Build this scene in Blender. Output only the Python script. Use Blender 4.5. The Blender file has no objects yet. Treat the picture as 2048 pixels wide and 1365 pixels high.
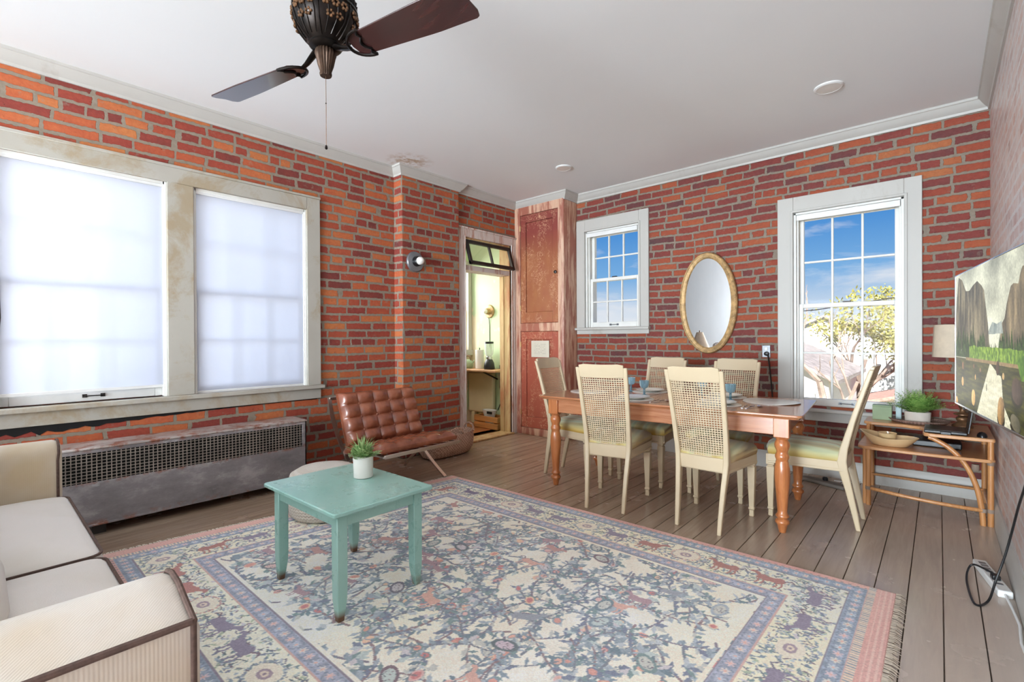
import bpy, math, random
import numpy as np
from mathutils import Vector, Matrix
random.seed(7); rng = np.random.default_rng(7)
S = bpy.context.scene
COL = S.collection
PI = math.pi

# ---------------------------------------------------------------- camera
YAW, PITCH, ROLL, FPX = 0.7272, 0.0045, -0.0053, 960.17
def cam_axes():
    cy, sy, cp, sp = math.cos(YAW), math.sin(YAW), math.cos(PITCH), math.sin(PITCH)
    fw = Vector((-sy*cp, cy*cp, -sp)); r = Vector((cy, sy, 0)); u = r.cross(fw)
    cr, sr = math.cos(ROLL), math.sin(ROLL)
    return fw, r*cr+u*sr, -r*sr+u*cr
fw, rt, up = cam_axes()
cd = bpy.data.cameras.new('camera'); cam = bpy.data.objects.new('camera', cd); COL.objects.link(cam)
cam.matrix_world = Matrix(((rt.x, up.x, -fw.x, 0), (rt.y, up.y, -fw.y, 0), (rt.z, up.z, -fw.z, 1.24), (0, 0, 0, 1)))
cd.sensor_width = 36; cd.lens = FPX/2048*36; cd.clip_start = 0.02; cd.clip_end = 500
S.camera = cam
# ---------------------------------------------------------------- colour management
S.view_settings.view_transform = 'Standard'; S.view_settings.look = 'None'
S.view_settings.exposure = 0.54; S.view_settings.gamma = 1.0; S.view_settings.use_curve_mapping = False
S.cycles.use_denoising = True
S.cycles.max_bounces = 8; S.cycles.diffuse_bounces = 5; S.cycles.glossy_bounces = 4
S.cycles.transmission_bounces = 6; S.cycles.transparent_max_bounces = 12
S.cycles.sample_clamp_indirect = 4; S.cycles.caustics_reflective = False; S.cycles.caustics_refractive = False

def lin(c):
    if isinstance(c, (int, float)): c = (c, c, c)
    o = []
    for x in c:
        x = x/255.0
        o.append(x/12.92 if x <= 0.04045 else ((x+0.055)/1.055)**2.4)
    return tuple(o)+(1.0,)

# ---------------------------------------------------------------- node helper
class NT:
    def __init__(s, tree): s.t = tree; s.n = tree.nodes; s.l = tree.links
    def add(s, typ, **kw):
        n = s.n.new(typ)
        for k, v in kw.items(): setattr(n, k, v)
        return n
    def put(s, sock, v):
        if v is None: return
        if isinstance(v, bpy.types.NodeSocket): s.l.new(v, sock)
        else:
            try: sock.default_value = v
            except Exception:
                if isinstance(v, (int, float)): sock.default_value = (v, v, v)
                else: sock.default_value = v[:3]
    def math(s, op, a, b=None, c=None, clamp=False):
        n = s.add('ShaderNodeMath', operation=op, use_clamp=clamp)
        s.put(n.inputs[0], a); s.put(n.inputs[1], b)
        if c is not None: s.put(n.inputs[2], c)
        return n.outputs[0]
    def mix(s, f, a, b, mode='MIX'):
        n = s.add('ShaderNodeMix', data_type='RGBA', blend_type=mode)
        s.put(n.inputs[0], f); s.put(n.inputs[6], a); s.put(n.inputs[7], b)
        return n.outputs[2]
    def ramp(s, f, stops, interp='LINEAR'):
        n = s.add('ShaderNodeValToRGB'); cr = n.color_ramp; cr.interpolation = interp
        while len(cr.elements) < len(stops): cr.elements.new(0.5)
        for e, (p, c) in zip(cr.elements, stops):
            e.position = p; e.color = c if len(c) == 4 else lin(c)
        s.put(n.inputs[0], f); return n.outputs[0]
    def grey(s, f, a, b, x=0.0, y=1.0):
        n = s.add('ShaderNodeMapRange', clamp=True)
        for i, v in enumerate((f, a, b, x, y)): s.put(n.inputs[i], v)
        return n.outputs[0]
    def pos(s): return s.add('ShaderNodeNewGeometry').outputs['Position']
    def obj(s): return s.add('ShaderNodeTexCoord').outputs['Object']
    def sep(s, v):
        n = s.add('ShaderNodeSeparateXYZ'); s.put(n.inputs[0], v); return n.outputs
    def comb(s, x=0, y=0, z=0):
        n = s.add('ShaderNodeCombineXYZ')
        for i, v in enumerate((x, y, z)): s.put(n.inputs[i], v)
        return n.outputs[0]
    def scale(s, v, k):
        n = s.add('ShaderNodeVectorMath', operation='MULTIPLY'); s.put(n.inputs[0], v); n.inputs[1].default_value = k if not isinstance(k, (int, float)) else (k,)*3
        return n.outputs[0]
    def noise(s, v, sc=5, det=3, ro=0.55, dist=0.0, out=0):
        n = s.add('ShaderNodeTexNoise'); s.put(n.inputs['Vector'], v)
        n.inputs['Scale'].default_value = sc; n.inputs['Detail'].default_value = det
        n.inputs['Roughness'].default_value = ro; n.inputs['Distortion'].default_value = dist
        return n.outputs[out]
    def vor(s, v, sc=5, feature='F1', out='Distance', rnd=1.0):
        n = s.add('ShaderNodeTexVoronoi', feature=feature); s.put(n.inputs['Vector'], v); n.inputs['Scale'].default_value = sc
        n.inputs['Randomness'].default_value = rnd
        return n.outputs[out]
    def white(s, v, dims='3D'):
        n = s.add('ShaderNodeTexWhiteNoise', noise_dimensions=dims)
        s.put(n.inputs['W' if dims == '1D' else 'Vector'], v); return n.outputs['Value']
    def bump(s, h, st=0.3, d=0.01, nrm=None):
        n = s.add('ShaderNodeBump'); s.put(n.inputs['Height'], h)
        n.inputs['Strength'].default_value = st; n.inputs['Distance'].default_value = d
        if nrm is not None: s.put(n.inputs['Normal'], nrm)
        return n.outputs[0]

def material(name):
    m = bpy.data.materials.new(name); m.use_nodes = True
    n = NT(m.node_tree); b = m.node_tree.nodes['Principled BSDF']
    return m, n, b
def setp(n, b, color=None, rough=None, metal=None, normal=None, spec=None, coat=None, sheen=None, emis=None, est=None, trans=None, ior=None, subs=None, coatr=None):
    for k, v in (('Base Color', color), ('Roughness', rough), ('Metallic', metal), ('Normal', normal), ('Specular IOR Level', spec), ('Coat Weight', coat), ('Coat Roughness', coatr),
                 ('Sheen Weight', sheen), ('Emission Color', emis), ('Emission Strength', est), ('Transmission Weight', trans), ('IOR', ior), ('Subsurface Weight', subs)):
        if v is not None: n.put(b.inputs[k], v)

def simple(name, c, rough=0.5, metal=0.0, var=0.08, sc=8.0, bump=0.0, bsc=60, spec=0.5, coat=None, stretch=(1, 1, 1)):
    m, n, b = material(name)
    p = n.scale(n.obj(), stretch)
    nz = n.noise(p, sc, 4)
    base = lin(c); dark = tuple(x*(1-var*2.2) for x in base[:3])+(1,); lite = tuple(min(1, x*(1+var*1.6)) for x in base[:3])+(1,)
    col = n.ramp(nz, [(0.3, dark), (0.7, lite)])
    nr = n.bump(n.noise(p, bsc, 3), bump, 0.004) if bump else None
    setp(n, b, col, rough, metal, nr, spec, coat)
    return m

# ---------------------------------------------------------------- materials
def brick_mat(name, palette, mortar=(139, 130, 117), row=0.0755, bw=0.235, seed=0.0, msz=0.0065, squash=0.56, wash=0.0, sheen_col=(205, 195, 190), rough=.82, spec=.3):
    m, n, b = material(name)
    P = n.pos(); x, y, z = n.sep(P)
    u = n.math('ADD', x, y)
    P2 = n.comb(u, z, seed)
    n1 = n.noise(P2, 1.1, 2); n2 = n.noise(P2, 26, 3, .6); n3 = n.noise(n.comb(u, z, seed+5.5), 24, 3, .6)
    v = n.math('ADD', z, n.math('MULTIPLY', n.math('SUBTRACT', n1, 0.5), 0.05))
    v = n.math('ADD', v, n.math('MULTIPLY', n.math('SUBTRACT', n2, 0.5), 0.022))
    rowi = n.math('FLOOR', n.math('DIVIDE', v, row))
    ro = n.white(rowi, '1D')
    u2 = n.math('ADD', u, n.math('MULTIPLY', ro, 0.31))
    jw = n.noise(n.comb(u, n.math('MULTIPLY', rowi, 7.3), seed), 3.4, 1)
    u2 = n.math('ADD', u2, n.math('MULTIPLY', n.math('SUBTRACT', jw, 0.5), 0.24))
    u2 = n.math('ADD', u2, n.math('MULTIPLY', n.math('SUBTRACT', n3, 0.5), 0.026))
    bt = n.add('ShaderNodeTexBrick', offset=0.5, offset_frequency=2, squash=squash, squash_frequency=5)
    n.put(bt.inputs['Vector'], n.comb(u2, v, 0))
    bt.inputs['Color1'].default_value = (0, 0, 0, 1); bt.inputs['Color2'].default_value = (1, 1, 1, 1); bt.inputs['Mortar'].default_value = (.5, .5, .5, 1)
    bt.inputs['Scale'].default_value = 1; bt.inputs['Mortar Size'].default_value = msz; bt.inputs['Mortar Smooth'].default_value = 0.35
    bt.inputs['Bias'].default_value = 0; bt.inputs['Brick Width'].default_value = bw; bt.inputs['Row Height'].default_value = row
    t = bt.outputs['Color']; mk = bt.outputs['Fac']
    big = n.noise(P2, 0.7, 2)
    tt = n.math('ADD', n.sep(t)[0], n.math('MULTIPLY', n.math('SUBTRACT', big, 0.5), 0.5))
    tt = n.math('ADD', n.math('MULTIPLY', tt, 0.8), 0.12, clamp=True)
    fine = n.noise(P2, 38, 4, .65); mid = n.noise(P2, 9, 3)
    tt = n.math('ADD', tt, n.math('MULTIPLY', n.math('SUBTRACT', mid, 0.5), 0.3), clamp=True)
    col = n.ramp(tt, palette)
    col = n.mix(n.grey(fine, 0.3, 0.75, 0.0, 0.35), col, n.mix(1.0, col, lin((170, 140, 130)), 'MULTIPLY'))
    # black burnt flecks and pale mortar smears
    col = n.mix(n.grey(n.noise(P2, 70, 2), 0.68, 0.74, 0, 0.75), col, lin((60, 38, 36)))
    sm = n.grey(n.noise(n.comb(u, z, seed+9), 13, 4, .7), 0.6, 0.72, 0, 0.55)
    col = n.mix(sm, col, lin(mortar))
    if wash: col = n.mix(n.grey(n.noise(n.comb(u, z, seed+3), 7, 5, .7), 0.35, 0.62, 0, wash), col, lin(sheen_col))  # grazing-light sheen painted on as pale patches
    mc = n.mix(n.noise(P2, 30, 4), lin(tuple(k*0.84 for k in mortar)), lin(tuple(min(255, k*1.14) for k in mortar)))
    rag = n.math('ADD', mk, n.math('MULTIPLY', n.math('SUBTRACT', n.noise(P2, 17, 4, .6), 0.5), 1.3))
    mm = n.grey(rag, 0.22, 0.62)
    final = n.mix(mm, col, mc)
    h = n.math('ADD', n.math('MULTIPLY', n.math('SUBTRACT', 1.0, mm), 0.75), n.math('MULTIPLY', fine, 0.35))
    final = n.mix(1.0, final, lin((232, 227, 226)), 'MULTIPLY')
    setp(n, b, final, rough, 0, n.bump(h, 0.9 if spec < .5 else .35, 0.009), spec)
    return m
PAL_L = [(0.0, (92, 72, 74)), (0.10, (134, 70, 64)), (0.3, (164, 76, 64)), (0.5, (180, 88, 66)), (0.7, (206, 112, 72)), (1.0, (214, 140, 84))]
PAL_F = [(0.0, (84, 78, 80)), (0.12, (118, 72, 72)), (0.35, (144, 74, 68)), (0.6, (160, 80, 64)), (0.85, (180, 98, 68)), (1.0, (192, 122, 80))]
M = {}
M['brick_left'] = brick_mat('brick_left', PAL_L, (152, 142, 126), 0.0785, 0.23, 0.0, 0.0135)
M['brick_far'] = brick_mat('brick_far', PAL_F, (146, 136, 122), 0.0735, 0.235, 3.0, 0.0122)
PAL_R = [(0.0, (176, 146, 138)), (.3, (208, 164, 152)), (.6, (222, 176, 160)), (1.0, (232, 198, 180))]  # right wall bricks lightened: sheen of grazing light put into the colours
M['brick_right'] = brick_mat('brick_right', PAL_R, (236, 234, 232), 0.0745, 0.23, 6.0, 0.0125, wash=0.85, sheen_col=(236, 233, 231), rough=.38, spec=.9)

def worn_paint(name, paint, under, under2=None, amount=0.5, rough=0.55, sc=6, stretch=(1, 1, .35), edge=0.08, bumpv=0.25, paint2=None):
    m, n, b = material(name)
    P = n.scale(n.pos(), stretch)
    nz = n.noise(P, sc, 8, .68, 0.4); n2 = n.noise(P, sc*.35, 3)
    k = n.math('ADD', n.math('MULTIPLY', nz, 0.75), n.math('MULTIPLY', n2, 0.35))
    f = n.grey(k, amount, amount+edge)
    uc = n.mix(n.noise(P, sc*3, 4), lin(under), lin(under2 or under))
    pc = n.mix(n.noise(P, sc*.8, 4), lin(paint), lin(paint2 or tuple(q*.93 for q in paint)))
    setp(n, b, n.mix(f, pc, uc), rough, 0, n.bump(n.math('SUBTRACT', 1.0, f), bumpv, 0.002), 0.4)
    return m
M['casing_left'] = worn_paint('casing_left', (184, 181, 172), (158, 138, 110), (168, 158, 138), 0.545, sc=5, stretch=(1, .6, .6), edge=.1, paint2=(164, 158, 146))
M['white_trim'] = worn_paint('white_trim', (193, 190, 184), (176, 171, 163), None, 0.62, sc=4, stretch=(1, 1, .5), edge=.1, rough=.45)
M['sash_white'] = simple('sash_white', (228, 227, 222), .4, var=.03)
M['door_trim'] = worn_paint('door_trim', (218, 206, 198), (158, 108, 84), (190, 140, 120), 0.56, sc=11, stretch=(1.3, 1.3, .22), edge=.10)
M['jamb_wood'] = worn_paint('jamb_wood', (206, 176, 124), (160, 104, 72), (186, 130, 84), 0.52, sc=9, stretch=(1.5, 1.5, .22), edge=.14)
M['post_wood'] = worn_paint('post_wood', (164, 100, 82), (212, 180, 158), (198, 152, 122), 0.50, sc=10, stretch=(1.6, 1.6, .2), edge=.10, rough=.42)
def cracked(name):
    m, n, b = material(name)
    p = n.pos(); P = n.scale(p, (1, 1, .45))
    x, y, z = n.sep(p)
    c1 = n.mix(n.noise(P, 3, 3), lin((158, 74, 60)), lin((164, 90, 66)))
    c2 = n.mix(n.noise(P, 7, 4), lin((142, 72, 56)), lin((166, 110, 68)))
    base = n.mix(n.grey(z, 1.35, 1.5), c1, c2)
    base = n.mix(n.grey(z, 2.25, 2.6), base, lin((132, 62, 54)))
    w = n.vor(n.scale(n.noise(p, 5, 3, .6, out=1), (.9, .9, .55)), 9, 'DISTANCE_TO_EDGE')
    cr = n.grey(w, 0.0, 0.035, 1.0, 0.0)
    gate = n.grey(n.noise(P, 6, 4), 0.46, 0.56)
    f = n.math('MULTIPLY', cr, gate)
    f = n.math('MAXIMUM', f, n.grey(n.noise(P, 16, 6, .75), 0.63, 0.68, 0, .8))
    setp(n, b, n.mix(f, base, lin((212, 168, 132))), .5, 0, n.bump(n.math('SUBTRACT', 1.0, f), .3, .002), .4)
    return m
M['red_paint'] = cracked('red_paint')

def floor_mat():
    m, n, b = material('floor_boards')
    p = n.pos(); x, y, z = n.sep(p)
    bi = n.math('FLOOR', n.math('DIVIDE', n.math('SUBTRACT', x, 0.013), 0.1275))
    r = n.white(bi, '1D')
    g = n.noise(n.comb(n.math('MULTIPLY', x, 22), n.math('ADD', n.math('MULTIPLY', y, 1.6), n.math('MULTIPLY', r, 30)), bi), 1.6, 6, .65, 0.6)
    col = n.ramp(g, [(0.25, (124, 97, 74)), (0.45, (154, 127, 102)), (0.62, (172, 147, 122)), (0.8, (188, 167, 145))])
    col = n.mix(n.math('MULTIPLY', r, .35), col, lin((132, 102, 78)))
    wear = n.grey(n.noise(n.scale(p, (1, .4, 1)), 1.6, 3, .5), .3, .75)
    glare_x = n.grey(n.math('SUBTRACT', x, n.math('MULTIPLY', y, .25)), -2.4, -.3)
    col = n.mix(n.math('MULTIPLY', glare_x, .7), col, lin((212, 202, 194)))  # paler toward the right: window reflection painted into the boards
    col = n.mix(n.math('MULTIPLY', wear, .35), col, lin((184, 172, 160)))
    # pale paint drips
    d = n.grey(n.noise(n.scale(p, (1, .6, 1)), 9, 5, .7), .80, .83, 0, .8)
    col = n.mix(d, col, lin((190, 182, 174)))
    rough = n.grey(n.noise(p, 3, 5), .3, .7, .16, .3)
    setp(n, b, col, rough, 0, n.bump(g, .12, .003), .5)
    return m
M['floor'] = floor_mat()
def ceil_mat():
    m, n, b = material('ceiling_plaster')
    p = n.pos()
    w = n.vor(p, 1, 'F1')
    col = n.mix(n.noise(p, 1.2, 3), lin((232, 233, 234)), lin((237, 237, 237)))
    dv = n.add('ShaderNodeVectorMath', operation='DISTANCE'); n.put(dv.inputs[0], p); dv.inputs[1].default_value = (-3.98, 2.93, 3.03)
    st = n.math('MULTIPLY', n.grey(dv.outputs['Value'], 0.07, 0.26, 1, 0), n.grey(n.noise(p, 17, 4), .42, .6))
    col = n.mix(st, col, lin((190, 168, 146)))
    setp(n, b, col, .9, 0, n.bump(n.noise(p, 2.5, 3), .08, .02), .2)
    return m
M['ceiling'] = ceil_mat()
M['plaster_dim'] = simple('grey_white_plaster', (100, 99, 98), .9, var=.02, sc=2)
M['plaster'] = simple('white_plaster', (226, 224, 220), .85, var=.02, sc=2)
M['green_wall'] = worn_paint('green_plaster', (196, 208, 170), (222, 208, 176), (230, 218, 190), 0.58, sc=2.2, stretch=(1, 1, .8), edge=.03, rough=.7, bumpv=.1, paint2=(176, 200, 160))
M['cream'] = simple('cream_enamel', (212, 200, 164), .35, var=.04, sc=3)
M['kitchen_floor'] = simple('kitchen_floor', (188, 118, 72), .35, var=.22, sc=3)
M['crate_wood'] = simple('crate_wood', (204, 142, 82), .55, var=.15, sc=5, stretch=(.3, 3, 6))
M['shelf_wood'] = simple('shelf_wood', (190, 142, 100), .5, var=.15, sc=5, stretch=(.5, 3, 3))
M['black'] = simple('black_plastic', (26, 26, 28), .35, var=.1)
M['dark_gap'] = simple('dark_gap', (16, 13, 12), .9, var=.1)
M['dark_metal'] = simple('dark_metal', (60, 56, 54), .4, .7, var=.1)
M['pewter'] = simple('pewter', (128, 130, 134), .35, .5, var=.1)
M['chrome'] = simple('chrome', (226, 220, 210), .28, 1.0, var=.02)
M['steel'] = simple('steel', (205, 205, 210), .22, 1.0, var=.03)
M['white_plastic'] = simple('white_plastic', (228, 228, 226), .35, var=.02)
M['white_ceramic'] = simple('white_ceramic', (232, 230, 224), .25, var=.02, coat=.3)
M['pot_beige'] = simple('pot_beige', (214, 202, 190), .5, var=.04)
M['paper'] = None
M['soil'] = simple('soil', (70, 54, 42), .9, var=.3, sc=60)
def leafm(name, a, b_, rough=.5):
    m, n, b = material(name)
    r = n.add('ShaderNodeNewGeometry').outputs['Random Per Island']
    col = n.mix(r, lin(a), lin(b_))
    setp(n, b, col, rough, 0, None, .4)
    tr = n.add('ShaderNodeBsdfTranslucent'); n.put(tr.inputs[0], col)
    mx = n.add('ShaderNodeMixShader'); mx.inputs[0].default_value = .3
    n.l.new(b.outputs[0], mx.inputs[1]); n.l.new(tr.outputs[0], mx.inputs[2])
    n.l.new(mx.outputs[0], n.n['Material Output'].inputs[0])
    return m
M['fern'] = leafm('fern_leaf', (112, 164, 78), (180, 212, 122))
M['grassy'] = leafm('spiky_leaf', (104, 150, 84), (196, 216, 156))
M['tree_leaf'] = leafm('tree_leaf', (120, 118, 50), (186, 176, 96))
M['bark'] = simple('bark', (140, 122, 108), .9, var=.2, sc=3)
def woodm(name, a, b_, rough=.35, sc=3.0, axis=0, coat=.2):
    m, n, b = material(name)
    p = n.obj(); st = [14, 14, 14]; st[axis] = 1.0
    g = n.noise(n.scale(p, tuple(st)), sc, 5, .6, .8)
    col = n.ramp(g, [(.28, lin(a)), (.72, lin(b_))])
    setp(n, b, col, rough, 0, n.bump(g, .06, .002), .5, coat)
    b.inputs['Coat Roughness'].default_value = .12
    return m
M['pine_x'] = woodm('pine_long', (164, 98, 62), (198, 138, 98), .26, axis=0, coat=.6)
M['pine_z'] = woodm('pine_turned', (166, 92, 48), (204, 132, 80), .3, axis=2, coat=.4)
M['blade'] = woodm('fan_blade_wood', (44, 24, 24), (70, 38, 36), .25, axis=0, coat=.5)
M['rattan'] = woodm('rattan_pole', (170, 110, 62), (206, 150, 96), .35, axis=2, coat=.2)
M['desk_top'] = woodm('desk_top_wood', (184, 126, 80), (214, 162, 114), .3, axis=0, coat=.3)
M['bronze'] = simple('bronze', (34, 28, 25), .3, .75, var=.3, sc=20)
M['bronze_cup'] = simple('bronze_cup', (74, 56, 44), .35, .7, var=.2, sc=30)
M['bronze_light'] = simple('bronze_light', (120, 88, 62), .42, .6, var=.2, sc=30)
def cream_chair():
    m, n, b = material('cream_lacquer')
    p = n.obj()
    col = n.mix(n.noise(p, 5, 4), lin((210, 192, 162)), lin((200, 180, 148)))
    setp(n, b, col, .38, 0, None, .5)
    return m
M['cream_lacquer'] = cream_chair()
M['cane'] = simple('cane', (196, 176, 144), .55, var=.08, sc=12)
def stripe_fabric():
    m, n, b = material('striped_seat_fabric')
    p = n.obj(); x, y, z = n.sep(p)
    q = n.math('ADD', x, n.math('MULTIPLY', n.math('SUBTRACT', n.noise(p, 6, 2), .5), .02))
    t = n.math('FRACT', n.math('MULTIPLY', q, 9.0))
    col = n.ramp(t, [(0.0, (196, 168, 92)), (.18, (216, 202, 140)), (.34, (186, 194, 152)), (.5, (212, 212, 172)), (.64, (188, 158, 84)), (.8, (170, 138, 70)), (1.0, (200, 176, 108))])
    side = n.grey(z, .445, .492)
    col = n.mix(side, n.mix(.6, col, lin((196, 156, 64))), n.mix(.35, col, lin((196, 210, 180))))  # mint on the top: bluish reflected light painted into the cloth
    setp(n, b, col, .75, 0, n.bump(n.noise(p, 180, 2), .15, .002), .2, sheen=.3)
    return m
M['seat_fabric'] = stripe_fabric()
def leather():
    m, n, b = material('brown_leather')
    p = n.obj()
    col = n.ramp(n.noise(p, 7, 5), [(.3, (118, 62, 42)), (.55, (148, 84, 58)), (.75, (170, 108, 80))])
    setp(n, b, col, .27, 0, n.bump(n.noise(p, 26, 5, .6), .25, .004), .6, coat=.5, coatr=.18)
    return m
M['leather'] = leather()
def sofa_cloth(name, a, b_, corduroy):
    m, n, b = material(name)
    p = n.obj(); x, y, z = n.sep(p)
    st = n.noise(p, 2.2, 4)
    col = n.mix(n.grey(st, .42, .68), lin(a), lin(b_))
    if corduroy:
        w = n.math('SINE', n.math('MULTIPLY', n.math('ADD', x, y), 900))
        col = n.mix(n.grey(w, -1, 1, 0, .12), col, lin((176, 150, 118)))
        h = w
        nb = n.bump(w, .12, .001)
    else:
        nb = n.bump(n.noise(p, 260, 2), .3, .002)
    setp(n, b, col, .85, 0, nb, .15, sheen=.25)
    return m
M['sofa_seat'] = sofa_cloth('sofa_seat_cloth', (234, 229, 223), (226, 220, 210), False)
M['sofa_arm'] = sofa_cloth('sofa_arm_cloth', (214, 207, 196), (200, 182, 152), True)
M['welt'] = simple('welt_cord', (92, 72, 64), .8, var=.15, sc=80)
def teal_paint():
    m, n, b = material('teal_paint')
    p = n.obj()
    nz = n.noise(p, 9, 7, .7); x, y, z = n.sep(p)
    c = n.mix(n.noise(p, 2.6, 4), lin((122, 178, 166)), lin((176, 210, 202)))
    c = n.mix(n.grey(nz, .6, .66, 0, .5), c, lin((186, 210, 202)))
    low = n.grey(z, .02, .055, 1, 0)
    c = n.mix(n.math('MULTIPLY', low, n.grey(nz, .3, .5)), c, lin((104, 74, 52)))
    c = n.mix(n.grey(n.noise(p, 24, 6, .8), .68, .71, 0, .8), c, lin((120, 84, 62)))
    setp(n, b, c, n.grey(nz, .3, .7, .22, .4), 0, n.bump(nz, .12, .003), .5)
    return m
M['teal'] = teal_paint()
def rad_mat(name, a, b_, c_, z0):
    m, n, b = material(name)
    p = n.pos()
    nz = n.noise(n.scale(p, (1, .5, 1)), 4, 7, .7)
    col = n.ramp(nz, [(.32, a), (.5, b_), (.6, c_)])
    x, y, z = n.sep(p)
    rust = n.math('MULTIPLY', n.grey(n.noise(p, 9, 6, .7), .48, .6), n.math('MAXIMUM', n.grey(z, .07, .11, 1, 0), n.math('MAXIMUM', n.grey(n.math('ABSOLUTE', n.math('SUBTRACT', z, .345)), 0, .025, 1, 0), n.grey(z, .53, .55))))
    col = n.mix(rust, col, lin((150, 96, 76)))
    wp = n.grey(n.noise(n.scale(p, (1, .4, 1.4)), 7, 6, .75), .61, .65, 0, .75)
    col = n.mix(wp, col, lin((196, 196, 200)))
    setp(n, b, col, .42, .25, n.bump(nz, .15, .003), .5)
    return m
M['rad_metal'] = rad_mat('radiator_metal', (118, 115, 118), (146, 142, 145), (178, 174, 176), 0)
M['rad_top'] = rad_mat('radiator_top', (158, 146, 142), (184, 174, 168), (208, 200, 196), 0)
M['grille'] = simple('grille_wire', (160, 150, 140), .5, .3, var=.15)
M['knit'] = None
def knit():
    m, n, b = material('cream_knit')
    p = n.obj(); x, y, z = n.sep(p)
    a = n.math('ARCTAN2', y, x)
    w = n.math('ADD', n.math('SINE', n.math('ADD', n.math('MULTIPLY', z, 300), n.math('MULTIPLY', n.math('SINE', n.math('MULTIPLY', a, 60)), 1.2))), n.noise(p, 60, 3))
    col = n.mix(n.grey(w, -1, 1.6), lin((206, 194, 176)), lin((234, 228, 218)))
    setp(n, b, col, .9, 0, n.bump(w, .5, .006), .1, sheen=.3)
    return m
M['knit'] = knit()
def weave(name, a, b_, fr=120, rough=.6):
    m, n, b = material(name)
    p = n.obj(); x, y, z = n.sep(p)
    ck = n.add('ShaderNodeTexChecker'); n.put(ck.inputs[0], p); ck.inputs['Scale'].default_value = fr
    w = n.math('ADD', n.math('MULTIPLY', ck.outputs['Fac'], .6), n.noise(p, 40, 3))
    col = n.mix(n.grey(w, .3, 1.2), lin(a), lin(b_))
    setp(n, b, col, rough, 0, n.bump(w, .5, .004), .3)
    return m
M['basket'] = weave('basket_weave', (146, 110, 92), (204, 170, 148), 60)
M['tray'] = weave('tray_weave', (96, 70, 60), (168, 140, 128), 90)
M['mirror'] = simple('mirror_silver', (238, 238, 240), .01, 1.0, var=0)
M['gilt'] = simple('gilt', (186, 152, 104), .5, .35, var=.2, sc=24, bump=.5, bsc=70)
M['tan_ceramic'] = simple('tan_ceramic', (222, 192, 146), .25, var=.04, coat=.4)
M['shade_cloth'] = simple('lamp_shade_cloth', (206, 190, 168), .8, var=.04, sc=20)
M['sage'] = simple('sage_card', (156, 176, 140), .6, var=.05)
M['grey_mat'] = simple('grey_mat', (112, 104, 96), .7, var=.1)
def glass_pane():
    m, n, b = material('window_glass')
    t = n.add('ShaderNodeBsdfTransparent'); g = n.add('ShaderNodeBsdfGlossy'); g.inputs['Roughness'].default_value = .02
    f = n.add('ShaderNodeFresnel'); f.inputs[0].default_value = 1.3
    mx = n.add('ShaderNodeMixShader'); n.l.new(n.math('MULTIPLY', f.outputs[0], .1), mx.inputs[0]); n.l.new(t.outputs[0], mx.inputs[1]); n.l.new(g.outputs[0], mx.inputs[2])
    n.l.new(mx.outputs[0], n.n['Material Output'].inputs[0]); return m
M['pane'] = glass_pane()
def blue_glass():
    m, n, b = material('blue_glass')
    t = n.add('ShaderNodeBsdfTransparent'); t.inputs[0].default_value = lin((205, 228, 236))
    setp(n, b, lin((132, 176, 196)), .08, 0, None, .8)
    lw = n.add('ShaderNodeLayerWeight'); lw.inputs[0].default_value = .45
    mx = n.add('ShaderNodeMixShader'); n.l.new(n.grey(lw.outputs['Facing'], 0, 1, .3, .95), mx.inputs[0]); n.l.new(t.outputs[0], mx.inputs[1]); n.l.new(b.outputs[0], mx.inputs[2])
    n.l.new(mx.outputs[0], n.n['Material Output'].inputs[0]); return m
M['blue_glass'] = blue_glass()
def pale_glass():
    m = M['blue_glass'].copy(); m.name = 'pale_blue_glass'
    for q in m.node_tree.nodes:
        if q.type == 'BSDF_TRANSPARENT': q.inputs[0].default_value = lin((225, 240, 245))
        if q.type == 'BSDF_PRINCIPLED': q.inputs['Base Color'].default_value = lin((176, 212, 226))
    return m
M['pale_glass'] = pale_glass()
def clear_glass():
    m, n, b = material('clear_glass')
    t = n.add('ShaderNodeBsdfTransparent'); setp(n, b, lin((220, 228, 222)), .05, 0, None, .8)
    lw = n.add('ShaderNodeLayerWeight'); lw.inputs[0].default_value = .4
    mx = n.add('ShaderNodeMixShader'); n.l.new(n.grey(lw.outputs['Facing'], 0, 1, .18, 1), mx.inputs[0]); n.l.new(t.outputs[0], mx.inputs[1]); n.l.new(b.outputs[0], mx.inputs[2])
    n.l.new(mx.outputs[0], n.n['Material Output'].inputs[0]); return m
M['clear_glass'] = clear_glass()
def roller():
    m, n, b = material('roller_shade_cloth')
    p = n.obj()
    c = lin((236, 238, 246))
    tr = n.add('ShaderNodeBsdfTranslucent'); tr.inputs[0].default_value = c
    df = n.add('ShaderNodeBsdfDiffuse'); df.inputs[0].default_value = c
    tp = n.add('ShaderNodeBsdfTransparent')
    m1 = n.add('ShaderNodeMixShader'); m1.inputs[0].default_value = .62; n.l.new(df.outputs[0], m1.inputs[1]); n.l.new(tr.outputs[0], m1.inputs[2])
    m2 = n.add('ShaderNodeMixShader'); m2.inputs[0].default_value = .004; n.l.new(m1.outputs[0], m2.inputs[1]); n.l.new(tp.outputs[0], m2.inputs[2])
    n.l.new(m2.outputs[0], n.n['Material Output'].inputs[0]); return m
M['roller'] = roller()
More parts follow.
